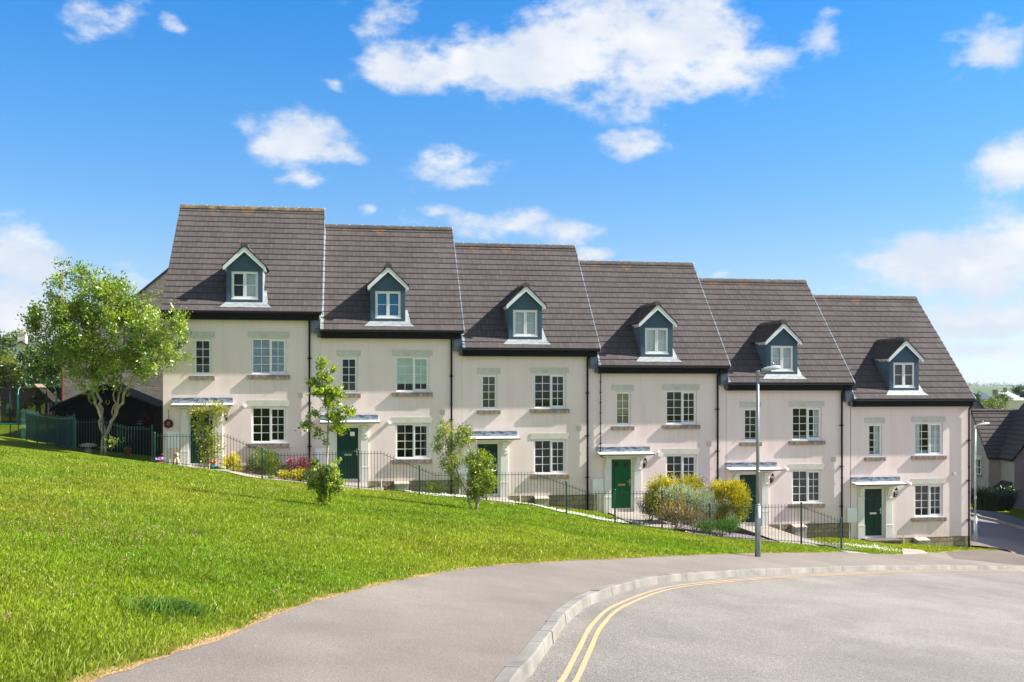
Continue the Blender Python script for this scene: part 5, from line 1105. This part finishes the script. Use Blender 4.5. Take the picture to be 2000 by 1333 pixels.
# hanging balls
def hball(px, py, Y, r, label):
    p = at(px, py, Y); root = empty('hanging_ball', p, label, 'ornament', 'maroon hanging balls'); mb = MB()
    n = 900; d = unit(G.normal(0, 1, (n, 3))); leaves('ball', d*r*.75+np.array(p), .06, M['maroon_twig'], root, (0,0,0), tints(n, (.6,.6,.6), (1.6,1.4,1.4)), .3, 0, dirs=d).location = tuple(-p)
    mb = MB().tube([(0,0,r),(0,0,r+.28),(0,.04,r+.34),(0,.12,r+.34)], .008, 5); mb.box(-.02, .02, .10, .14, r+.1, r+.42); obj('hook', mb, M['black'], root)
M['maroon_twig'] = m_leaf('maroon_twig', (.14, .02, .035), .1)
hball(329, 828, 35.48, .14, 'maroon ball hanging on the pink wall left of the first door'); hball(284, 817, 40.0, .15, 'dark maroon ball hanging against the black timber shed')
# staddle stone
p = at(172, 884, 36.2); root = empty('staddle_stone', p, 'mushroom-shaped staddle stone behind the railing left of the big tree', 'stone ornament')
obj('cap', MB().lathe([(.12,.19),(.27,.20),(.30,.235),(.27,.28),(.16,.325),(.04,.335)], (0,0,0), 14), M['concrete'], root, smooth=True)
obj('stem', MB().lathe([(.15,-.15),(.12,.08),(.10,.20)], (0,0,0), 10), M['concrete'], root, smooth=True)
# trampoline
c0 = at(64, 850, 47.5); gz_ = float(ter(c0.x, c0.y)); c0 = Vector((c0.x, c0.y, gz_)); root = empty('trampoline', c0, 'round trampoline with black safety net and green padded poles', 'trampoline')
rp_ = 1.52; zp = at(64, 826, 47.5).z - gz_; zt = at(64, 757, 47.5).z - gz_
ring = MB(); ring.tube([(rp_*math.cos(a), rp_*math.sin(a), zp) for a in np.linspace(0, 2*math.pi, 37)], .045, 6); M['pad'] = simple('green_padding', (.01, .33, .24), .5, .15, 6); obj('pad', ring, M['pad'], root, smooth=True)
obj('mat', MB().lathe([(.01,zp-.02),(rp_-.15,zp-.02),(rp_-.15,zp-.01)], (0,0,0), 30), M['dark'], root)
t = NT('safety_net'); tr = t.n('ShaderNodeBsdfTransparent'); df = t.n('ShaderNodeBsdfDiffuse'); df.inputs[0].default_value = (.02, .02, .022, 1); mx = t.n('ShaderNodeMixShader'); mx.inputs[0].default_value = .6
t.link(tr.outputs[0], mx.inputs[1]); t.link(df.outputs[0], mx.inputs[2]); t.link(mx.outputs[0], t.out.inputs[0])
nm = MB(); n = 36
for k in range(n):
    a, b = 2*math.pi*k/n, 2*math.pi*(k+1)/n; sa = .05*abs(math.sin(3*a)); sb = .05*abs(math.sin(3*b)); nm.quad((1.34*math.cos(a),1.34*math.sin(a),zp),(1.34*math.cos(b),1.34*math.sin(b),zp),(1.34*math.cos(b),1.34*math.sin(b),zt-sb),(1.34*math.cos(a),1.34*math.sin(a),zt-sa))
net = obj('net', nm, t.mat, root); obj('net_rim', MB().tube([(1.34*math.cos(a), 1.34*math.sin(a), zt-.05*abs(math.sin(3*a))) for a in np.linspace(0, 2*math.pi, 73)], .016, 5), M['dark'], net)
for k in range(6):
    a = math.pi/3*k + .42; c, s_ = math.cos(a), math.sin(a); r = rp_+.04
    pm = MB().tube([(r*c, r*s_, zp-.05), ((r+.03)*c, (r+.03)*s_, zt-.25)], .042, 8); po = obj('pole', pm, M['pad'], root, smooth=True)
    obj('pole_tip', MB().tube([((r+.03)*c, (r+.03)*s_, zt-.25), (r*.98*c, r*.98*s_, zt-.08), (1.36*c, 1.36*s_, zt+.02)], .018, 6), M['galv'], po)
    obj('leg', MB().tube([(r*c, r*s_, zp), (r*c, r*s_, -.1)], .022, 6), M['galv'], root)
# small garden shelter beyond it
c1 = at(75, 820, 56); gz_ = float(ter(c1.x, c1.y)); c1 = Vector((c1.x, c1.y, gz_)); root = empty('garden_shelter', c1, 'small wooden garden shelter with pitched roof seen through the trampoline net', 'shelter')
ze = at(75, 782, 56).z-gz_; zr = at(75, 752, 56).z-gz_; M['wood'] = simple('weathered_wood', (.22, .16, .11), .85, .3, 4)
for a, b in ((-.75,-.5),(.75,-.5),(-.75,.5),(.75,.5)): obj('post', MB().box(a-.05, a+.05, b-.05, b+.05, -.2, ze), M['wood'], root)
obj('roof', roof_slabs(1.7, 1.3, ze, zr, .1, .05, -.85, -.65), M['wood'], root); obj('beam', MB().box(-.8, .8, -.55, -.45, ze-.1, ze-.001), M['wood'], root)
# stone dog by the first door
p = at(345, 909, 34.9); p.z = at(345, 911, 34.9).z; root = empty('dog_statue', p, 'small seated stone dog statue on a white block by the first house wall', 'statue')
obj('plinth', MB().box(-.14, .14, -.10, .10, -.1, .035), M['cream'], root)
bm = MB(); bm.lathe([(.07,.035),(.12,.06),(.115,.16),(.085,.27),(.06,.33)], (-.01,.02,0), 12); bm.lathe([(.02,.30),(.06,.34),(.072,.39),(.06,.44),(.02,.47)], (0,-.01,0), 12)
bm.tube([(0,-.04,.385),(.04,-.12,.37),(.05,-.15,.365)], [.05,.035,.02], 8)
for sx in (-1, 1): bm.tube([(sx*.05,0,.44),(sx*.085,0,.40),(sx*.08,0,.34)], [.02,.025,.01], 6); bm.tube([(sx*.05,-.05,.25),(sx*.055,-.09,.12),(sx*.055,-.11,.045)], [.035,.028,.025], 7); bm.tube([(sx*.09,.04,.10),(sx*.10,-.03,.06),(sx*.09,-.10,.045)], [.05,.04,.02], 7)
obj('dog', bm, simple('sandstone', (.46,.36,.25), .9, .2, 14), root, smooth=True)
# flowers and pots by the first door
def potted(name, label, px, py, Y, pr, ph, pmat, n, cols, fr=.03, spread=.12, h=.16):
    p = at(px, py, Y); p.z = max(p.z, float(ground(p.x, p.y))); root = empty(name, p, label, 'potted plant'); 
    if pr: obj('pot', MB().lathe([(pr*.7,0),(pr,ph),(pr*1.08,ph),(pr*1.05,ph+.02),(pr*.9,ph+.02)], (0,0,0), 14), pmat, root, smooth=True)
    C = np.array(p)+np.array([0,0,ph+h*.5])+G.normal(0, 1, (160, 3))*np.array([spread*.7, spread*.7, h*.3]); leaves('foliage', C, .05, M['leaf_dark'], root, (0,0,0), tints(160, (.8,1,.8), (1.6,2,1.4))).location = tuple(-p)
    if n < 10: return
    C = np.array(p)+np.array([0,0,ph+h])+G.normal(0, 1, (n, 3))*np.array([spread, spread, h*.22]); o = flowers('blooms', None, None, C, fr, cols); o.parent = root; o.location = tuple(-p)
potted('flower_pot', 'turquoise bowl of red and pink flowers right of the first door', 416, 915, 34.9, .15, .07, simple('turquoise_glaze', (.02,.30,.45), .3), 30, [(.85,.05,.12),(.9,.2,.35),(.9,.35,.1)], .055, .07)
potted('flower_pot', 'clump of violet flowers at the left corner of the first house', 311, 909, 34.9, .12, .05, simple('terracotta', (.45,.17,.09), .8), 34, [(.50,.2,.75),(.62,.4,.85)], .055, .06, .13)
potted('flower_pot', 'lime glazed pot beneath the first railing post bend', 530, 944, 34.2, .10, .12, simple('lime_glaze', (.42,.50,.05), .35), 4, [(.6,.7,.1)], .02, .08, .08)
potted('flower_pot', 'orange terracotta pot in shadow behind the railing by the shed', 249, 889, 37.6, .14, .22, simple('terracotta_orange', (.55,.12,.05), .8), 6, [(.7,.2,.1)], .03, .08, .05)
p = at(432, 915, 34.9); tag(obj('mossy_stone', MB().lathe([(.17,-.03),(.165,.03),(.12,.08),(.04,.10)], (0,0,0), 12), simple('mossy_stone', (.24,.28,.08), .9, .3, 10), None, tuple(p), True), 'rounded mossy stone beside the turquoise bowl', 'stone')

# distant house with chimney, and trees behind the garden on the left
h0 = at(20, 760, 98); h0.z = float(ground(h0.x, h0.y)); root = empty('far_house', h0, 'pale distant house with brick chimney showing over the trees on the left', 'house')
zt_ = at(40, 672, 98).z-h0.z; M['paleren'] = simple('pale_render', (.60,.55,.50), .9, .1, 2)
obj('wall', gable_mb(9, 7, zt_-3, zt_+.2, -1, 0, -3.5, 0), M['paleren'], root); rr_ = obj('roof', roof_slabs(9, 7, zt_-3, zt_+.2, .2, .12, -3.5, 0), M['felt'], root)
zc1 = at(40, 652, 98).z-h0.z; ch = obj('chimney', MB().box(.62, 1.35, .1, .8, zt_-1.5, zc1).box(.57, 1.40, .05, .85, zc1, zc1+.08), M['paleren'], rr_); obj('chimney_pot', MB().lathe([(.13,0),(.11,.3)], (1.0,.4,zc1+.08), 10), simple('terracotta_pot', (.5,.16,.07), .8), ch)
def bgtree(label, px, py, Y, W_, H_, mat, ta, tb, n=2600, ls=.32, name='background_tree', grp='trees behind the gardens on the left', lobes=7, cat='tree'):
    """crown spanning W_ x H_ metres with its centre at the given place; trunk down to the ground"""
    c = np.array(at(px, py, Y)); gz = float(ground(c[0], c[1])); base = Vector((c[0], c[1], gz)); root = empty(name, base, label, cat, grp); off = tuple(-base)
    ell = [(c + np.array([G.uniform(-.45, .45)*W_, G.uniform(-.3, .3)*W_, G.uniform(-.38, .38)*H_]), (W_*G.uniform(.17, .27), W_*G.uniform(.17, .27), H_*G.uniform(.16, .25))) for _ in range(lobes)] + [(c, (W_*.36, W_*.3, H_*.38))]
    C = in_ell(ell, n//16, .6); P = np.repeat(C, 16, 0) + G.normal(0, ls*.9, (len(C)*16, 3)); v = np.clip(np.repeat(G.normal(.5, .3, len(C)), 16)+G.normal(0, .12, len(P)), 0, 1)
    tm = MB(); tr_ = max(.05, W_*.03); tm.tube([tuple(base-Vector((0,0,.3))), tuple((np.array(base)*.5+c*.5)), tuple(c)], [tr_*1.6, tr_*1.2, tr_*.5], 7)
    for k in range(8): q = C[k*3]; tm.tube([tuple(np.array(base)*.35+c*.65), tuple((q+c)/2), tuple(q)], [tr_*.7, tr_*.4, tr_*.1], 5, cap=False)
    obj('trunk', tm, M['bark_dark'], root, off); leaves('crown', P, ls, M[mat], root, (0,0,0), tints(len(P), ta, tb, v), .6, .3).location = off
    return root
bgtree('bright yellow-green tree at the far left edge behind the trampoline', 8, 735, 63, 3.6, 3.4, 'leaf', (.4,.42,.25), (1.3,1.0,.6), 3600, .22)
bgtree('silvery grey-green tree right of the bright yellow-green one', 52, 722, 68, 3.0, 3.0, 'silver', (.14,.22,.16), (.55,.68,.5), 2800, .22)
bgtree('dark green tree filling the gap left of the stone house', 92, 725, 62, 2.9, 3.2, 'leaf_dark', (.5,.6,.5), (1.8,1.5,1.0), 2800, .22)
bgtree('low dark shrubby tree directly behind the trampoline net', 75, 758, 59, 3.8, 1.5, 'leaf_dark', (.3,.4,.3), (.9,.9,.7), 2800, .2)
bgtree('broad dark green tree low behind the garden shelter', 30, 752, 66, 4.5, 2.4, 'leaf_dark', (.4,.5,.4), (1.4,1.3,.9), 3000, .22)
bgtree('dark leafy tree between the shelter and the stone house', 105, 750, 64, 2.6, 2.6, 'leaf_dark', (.35,.45,.35), (1.2,1.1,.8), 2400, .22)
bgtree('olive brown wooded clump on the skyline at far left', 8, 690, 110, 6.5, 4.2, 'leaf_dark', (.6,.6,.45), (1.5,1.2,.8), 3200, .35)
bgtree('olive tree on the skyline just left of the chimney', 25, 672, 112, 3.6, 2.8, 'leaf_dark', (.7,.7,.5), (1.7,1.4,.8), 1800, .3)
bgtree('shadowy tree half hidden behind the big leafy tree', 112, 700, 60, 2.2, 3.0, 'leaf_dark', (.5,.6,.5), (1.3,1.2,.9), 2000, .2)

# ---------------------------------------------------------------- right: neighbours down the side road
N0 = at(1931, 985, 72); N0.z = at(1931, 889, 72).z
root = empty('corner_house', N0, 'shaded pink L-shaped house with dark tiled roofs beyond the last terraced house', 'house', rz=-YAW)
M['render_shaded'] = simple('shaded_pink_render', (.40, .33, .335), .9, .1, 1.5, bump=.004); ZG = -4.6  # pink walls darkened to mauve so the colour carries their shade
A1 = MB()                        # wing along the view's left-right, gable end on its left
zr = 3.1; dA = 5.0
A1.quad((0,0,ZG),(14,0,ZG),(14,0,0),(0,0,0)); A1.add([(0,0,ZG),(0,0,0),(0,dA/2,zr),(0,dA,0),(0,dA,ZG)], [(0,1,2,3,4)]); A1.quad((0,dA,ZG),(0,dA,0),(14,dA,0),(14,dA,ZG))
b0, b1, bv, brz = .82, 7.6, -2.0, 4.3
A1.quad((b0,bv,ZG),(b0,bv,0),(b0,0,0),(b0,0,ZG)); A1.add([(b0,bv,ZG),(b1,bv,ZG),(b1,bv,0),((b0+b1)/2,bv,brz-.1),(b0,bv,0)], [(0,1,2,3,4)]); A1.quad((b1,bv,ZG),(b1,0,ZG),(b1,0,0),(b1,bv,0))
obj('wall', A1, M['render_shaded'], root)
def slope(mb, uv, x0, x1, y0, z0, y1, z1, n, axis='x'):
    for r in range(n):
        a, b = r/n, (r+1)/n; ya, yb = y0+(y1-y0)*a, y0+(y1-y0)*b; za, zb_ = z0+(z1-z0)*a+.06, z0+(z1-z0)*b+.01
        xa0 = x0(a) if callable(x0) else x0; xb0 = x0(b) if callable(x0) else x0; xa1 = x1(a) if callable(x1) else x1; xb1 = x1(b) if callable(x1) else x1
        P = [(xa0,ya,za),(xa1,ya,za),(xb1,yb,zb_),(xb0,yb,zb_)]; Q = [(xa0,ya,za-.06),(xa1,ya,za-.06),(xa1,ya,za),(xa0,ya,za)]
        if axis == 'y': P = [(p[1],p[0],p[2]) for p in P]; Q = [(p[1],p[0],p[2]) for p in Q]
        mb.quad(*P); uv.append([(xa0,r+.02),(xa1,r+.02),(xb1,r+.98),(xb0,r+.98)]); mb.quad(*Q, 1); uv.append([(0,r+.5)]*4)  # butt faces coloured near-black as the shadow line of each course
mb = MB(); uv = []
slope(mb, uv, -.12, 14, -.2, -.22, dA/2, zr, 12); slope(mb, uv, -.12, 14, dA+.2, -.22, dA/2, zr, 12)
xm = (b0+b1)/2; slope(mb, uv, bv-.15, 2.4, b0-.2, -.22, xm, brz, 14, 'y'); slope(mb, uv, bv-.15, 2.4, b1+.2, -.22, xm, brz, 14, 'y')
rf = obj('roof', uvmesh('roof', mb, [M['tile'], M['dark']], uv), None, root)
rt = MB()
for k in range(22):
    a = -.12+k*.62; rt.prism([(dA/2-.14, zr-.02), (dA/2-.05, zr+.08), (dA/2+.05, zr+.08), (dA/2+.14, zr-.02)], 'x', a, a+.60); rt.box(a+.58, a+.64, dA/2-.06, dA/2+.06, zr+.05, zr+.115, 1)
obj('ridge_tiles', rt, [M['ridge'], M['mortar']], (rf))
vg = MB().prism([(-.2,-.30),(-.2,-.18),(dA/2,zr+.06),(dA+.2,-.18),(dA+.2,-.30),(dA/2,zr-.08)], 'x', -.15, -.10); obj('verge_trim', vg, M['black'], rf)
vg = MB().prism([(b0-.2,-.30),(b0-.2,-.18),(xm,brz+.06),(b1+.2,-.18),(b1+.2,-.30),(xm,brz-.08)], 'y', bv-.18, bv-.13); obj('verge_trim', vg, M['black'], rf)
obj('gutter', MB().box(-.1, b0-.2, -.27, -.2, -.30, -.20).box(b0-.27, b0-.2, bv-.1, -.2, -.30, -.20), M['black'], root)
for zz in (.0, -2.35):           # windows in the left gable face
    y0 = 1.1; wz0 = -1.55+zz+.05; wz1 = wz0+1.15; wmb = MB(); x = -.03
    for a, b, c, d in ((y0,y0+1.0,wz0,wz0+.07),(y0,y0+1.0,wz1-.07,wz1),(y0,y0+.07,wz0,wz1),(y0+.93,y0+1.0,wz0,wz1),(y0+.47,y0+.53,wz0,wz1),(y0,y0+1.0,wz0+.5,wz0+.54)): wmb.box(x-.02, x+.02, a, b, c, d)
    wo = obj('window', wmb, M['white'], root); obj('pane', MB().quad((-.012,y0,wz0),(-.012,y0+1,wz0),(-.012,y0+1,wz1),(-.012,y0,wz1)), M['dark'], wo)
    obj('lintel', MB().box(-.04, -.002, y0-.12, y0+1.12, wz1+.02, wz1+.22), M['lintel'], wo); obj('sill', MB().box(-.10, -.002, y0-.12, y0+1.12, wz0-.14, wz0-.02), M['sill'], wo)
cp = MB(); cv = [(b0-.01,-1.75,-1.75),(b0-.01,-.25,-1.75),(b0-1.15,-.15,-2.62),(b0-1.15,-1.9,-2.62)]; cp.add(cv+[(a,b,c-.08) for a, b, c in cv], [(0,1,2,3),(4,5,6,7),(0,1,5,4),(1,2,6,5),(2,3,7,6),(3,0,4,7)])
co = obj('porch_roof', cp, M['tile_dark'], root); obj('fascia', MB().box(b0-1.2, b0-1.15, -1.92, -.13, -2.80, -2.62), M['cream'], co)
cb = MB().tube([(b0-1.0,-1.0,-2.72),(b0-.02,-1.0,-3.6)], .05, 5); obj('brace', cb, M['black'], co)
wo = obj('window', MB().box(b0-.05,b0-.003,-1.95,-1.88,-4.2,-3.0).box(b0-.05,b0-.003,-1.0,-.93,-4.2,-3.0).box(b0-.05,b0-.003,-1.88,-1.0,-4.2,-4.12).box(b0-.05,b0-.003,-1.88,-1.0,-3.08,-3.0).box(b0-.05,b0-.003,-1.46,-1.42,-4.12,-3.08), M['white'], root); obj('pane', MB().quad((b0-.02,-1.9,-4.15),(b0-.02,-1.0,-4.15),(b0-.02,-1.0,-3.05),(b0-.02,-1.9,-3.05)), M['dark'], wo)
# rough stone gable behind
h0 = at(1875, 850, 84); root = empty('stone_gable_house', h0, 'grey stone gable with dark sloping verge just right of the last roof', 'house')
w_ = 2*(1926-1874)/F*84; ze = at(1926, 803, 84).z-h0.z; zr = ze+3.6*1.0
zr = at(1874, 742, 84).z-h0.z; x0 = -(w_/2)+.0
mb = gable_mb(w_, 7, ze, zr, -8, 0, x0, 0); obj('wall', mb, M['barnstone'], root); obj('roof', roof_slabs(w_, 7, ze, zr, .12, .2, x0, 0), M['felt'], root)
# far houses
def far_house(label, px0, px1, pyr, pye, pyg, Y, rmat, wmat, hip=0):
    b = at(px0, pyg, Y); root = empty('far_house', b, label, 'house', 'distant houses on the right', rz=-YAW); w = (px1-px0)/F*Y; z = lambda py: (CY-py)/F*Y-b.z
    obj('wall', MB().box(0, w, 0, 6, -8, z(pye)), wmat, root); zr, ze = z(pyr), z(pye); mb = MB(); i = hip
    mb.add([(-.2,-.3,ze),(w+.2,-.3,ze),(w-i,3,zr),(i,3,zr),(-.2,6.3,ze),(w+.2,6.3,ze)], [(0,1,2,3),(5,4,3,2),(0,3,4),(1,5,2),(0,4,5,1)]); r = obj('roof', mb, rmat, root); return root, r, w, z
M['whiteroof'] = simple('pale_slate_roof', (.62,.60,.55), .7, .12, 3); M['blueroof'] = simple('blue_slate_roof', (.06,.085,.13), .6, .2, 3); M['tanroof'] = simple('tan_roof', (.42,.34,.29), .8, .12, 3)
r_, rf, w, z = far_house('distant house with pale hipped roof and chimneys below the hill', 1946, 2004, 762.5, 782, 790, 165, M['whiteroof'], M['paleren'], 2.0)
for px in (1955, 1976): u = (px-1946)/F*165; obj('chimney', MB().box(u, u+(.55 if px == 1955 else .3), 2.2, 2.9, z(772), z(761.5 if px == 1955 else 757.5)), M['sill'], rf)
far_house('distant white house with blue slate roof left of the pale roofed house', 1919, 1944, 768, 783.5, 790, 150, M['blueroof'], M['paleren'], .2)
far_house('far small house with tan roof behind the pointed dark trees', 1913, 1928, 772, 779, 784, 190, M['tanroof'], M['paleren'], .2)
gR = 'trees beyond the side road on the right'
bgtree('dark rounded tree in front of the pale roofed distant house', 1957, 777, 135, 2.9, 1.25, 'leaf_dark', (.5,.6,.5), (1.3,1.4,1.0), 2400, .14, grp=gR, lobes=5)
bgtree('mid-green hedge-like tree just above the neighbouring ridge', 1945, 793, 120, 3.8, 1.5, 'leaf', (.3,.35,.3), (.9,.8,.6), 3200, .14, grp=gR, lobes=9)
bgtree('pointed dark green conifer by the stone gable', 1910, 780, 118, .85, 1.6, 'leaf_dark', (.5,.7,.6), (1.1,1.3,1.0), 1200, .11, grp=gR, lobes=4)
bgtree('tall dark tree at the right edge of the photograph below the sky', 1993, 762, 180, 2.6, 2.2, 'leaf_dark', (.3,.35,.35), (.9,.8,.7), 2000, .2, grp=gR, lobes=5)
# flax and shrub in front of the neighbour
def flax(label, px, py, Y, n, L, spread):
    b = at(px, py, Y); b.z = max(b.z-.1, float(ground(b.x, b.y))); root = empty('flax_plant', b, label, 'plant'); V = []; Fq = []; cols = []
    for k in range(n):
        a = G.random()*6.283; r0 = G.random()**.5*spread; u = np.array([math.cos(a), math.sin(a), 0]); p = np.array([math.cos(a), math.sin(a)*.6, 0])*r0; l = L*G.uniform(.6, 1.15); s_ = np.array([-u[1], u[0], 0])*.035; ln = G.uniform(.25, .75)
        pts = [p, p+u*l*ln*.35+np.array([0,0,l*.55]), p+u*l*ln*.8+np.array([0,0,l*.8]), p+u*l*ln*1.25+np.array([0,0,l*.72])]
        i = len(V); V += [pts[0]-s_, pts[0]+s_, pts[1]-s_, pts[1]+s_, pts[2]-s_*.7, pts[2]+s_*.7, pts[3], pts[3]]; Fq += [(i,i+1,i+3,i+2),(i+2,i+3,i+5,i+4),(i+4,i+5,i+7,i+6)]; c = G.uniform(.5, 1.5); cols += [[c*1.1,c,c*.8]]*8
    obj('blades', npmesh('blades', np.array(V), np.array(Fq), M['leaf_dark'], np.array(cols)*.55), None, root)
flax('big dark flax clump in front of the shaded corner house', 1938, 994, 62, 520, 1.45, 1.15); flax('smaller flax clump at the left foot of the corner house', 1958, 990, 63, 200, 1.0, .7)
bgtree('low dark bush against the corner house wall behind the flax', 1945, 968, 68, 2.0, 1.1, 'leaf_dark', (.3,.35,.3), (.8,.8,.7), 1200, .14, grp='', lobes=4, name='garden_bush', cat='bush')
# far hill across the valley with hedgerow trees along its crest
V = []; Fq = []; nx = 60; ny = 9
for j in range(ny):
    for i in range(nx):
        t = i/(nx-1); Xc = -2600+5200*t; k = j/(ny-1); Yc = 900+1300*k; crest = 2+7*math.sin(Xc*.0011-.4)+3*math.sin(Xc*.004); z = -17+(crest+16)*(k*k*(3-2*k)); p = FW*Yc+RT*Xc; V.append((p[0], p[1], z))
for j in range(ny-1):
    for i in range(nx-1): a = j*nx+i; Fq.append((a,a+1,a+nx+1,a+nx))
t = NT('hill_fields'); vo = t.n('ShaderNodeTexVoronoi'); vo.inputs['Scale'].default_value = .004; t.link(t.tc.outputs['Object'], vo.inputs[0]); c = t.ramp(vo.outputs['Color'], [(.2, (.07,.12,.035)), (.5, (.11,.16,.05)), (.8, (.15,.17,.07))])
tag(obj('hill', npmesh('hill', np.array(V), np.array(Fq), t.base(c, .95, .05), smooth=True), None), kind='structure')
CC = []
for i in range(520):
    t_ = G.uniform(-200, 2500); crest = 2+7*math.sin(t_*.0011-.4)+3*math.sin(t_*.004); p = FW*(2170+G.normal(0, 8))+RT*t_; CC.append((p[0], p[1], crest-1.5+abs(G.normal(0, 2.2))))
CC = np.array(CC); P = np.repeat(CC, 40, 0)+G.normal(0, 1, (len(CC)*40, 3))*np.array([5.5,5.5,1.9]); tag(leaves('hilltop_trees', P, 3.2, M['leaf_dark'], None, (0,0,0), tints(len(P), (.6,.7,.6), (1.1,1.2,1))), 'line of far trees along the crest of the hill', kind='stuff')

# houses added out of view on the right to shade the side road
for (Xc, Yc, w, d, h, lb) in ((26.9, 42.5, 8, 10.3, 9.8, 'house added out of view right of the side road to shade it'), (33.2, 53.2, 8, 12.8, 11.8, 'taller house added for shade next along the side road, out of view'), (41, 66, 9, 16, 11.5, 'farthest house added for shade out of view, beyond the other two')):
    p = FW*Yc+RT*Xc; gz = float(ground(p[0], p[1])); root = empty('shade_house', (p[0], p[1], gz), lb, 'house', rz=-YAW)
    obj('wall', gable_mb(w, d, h-3.2, h, -1.5), M['render_shaded'], root); obj('roof', roof_slabs(w, d, h-3.2, h, .25, .12), M['felt'], root)
# ---------------------------------------------------------------- air
hb = MB().box(-3200, 3300, -2600, 3900, -20.5, 26); hz_ = bpy.data.materials.new('haze_air'); hz_.use_nodes = True; nt = hz_.node_tree; nt.nodes.remove(nt.nodes['Principled BSDF'])
pv = nt.nodes.new('ShaderNodeVolumePrincipled'); pv.inputs['Color'].default_value = (.75, .86, 1, 1); pv.inputs['Density'].default_value = .00012; pv.inputs['Anisotropy'].default_value = .2; nt.links.new(pv.outputs[0], nt.nodes['Material Output'].inputs['Volume'])
tag(obj('haze', hb, hz_), 'thin blue haze over the valley', kind='stuff')
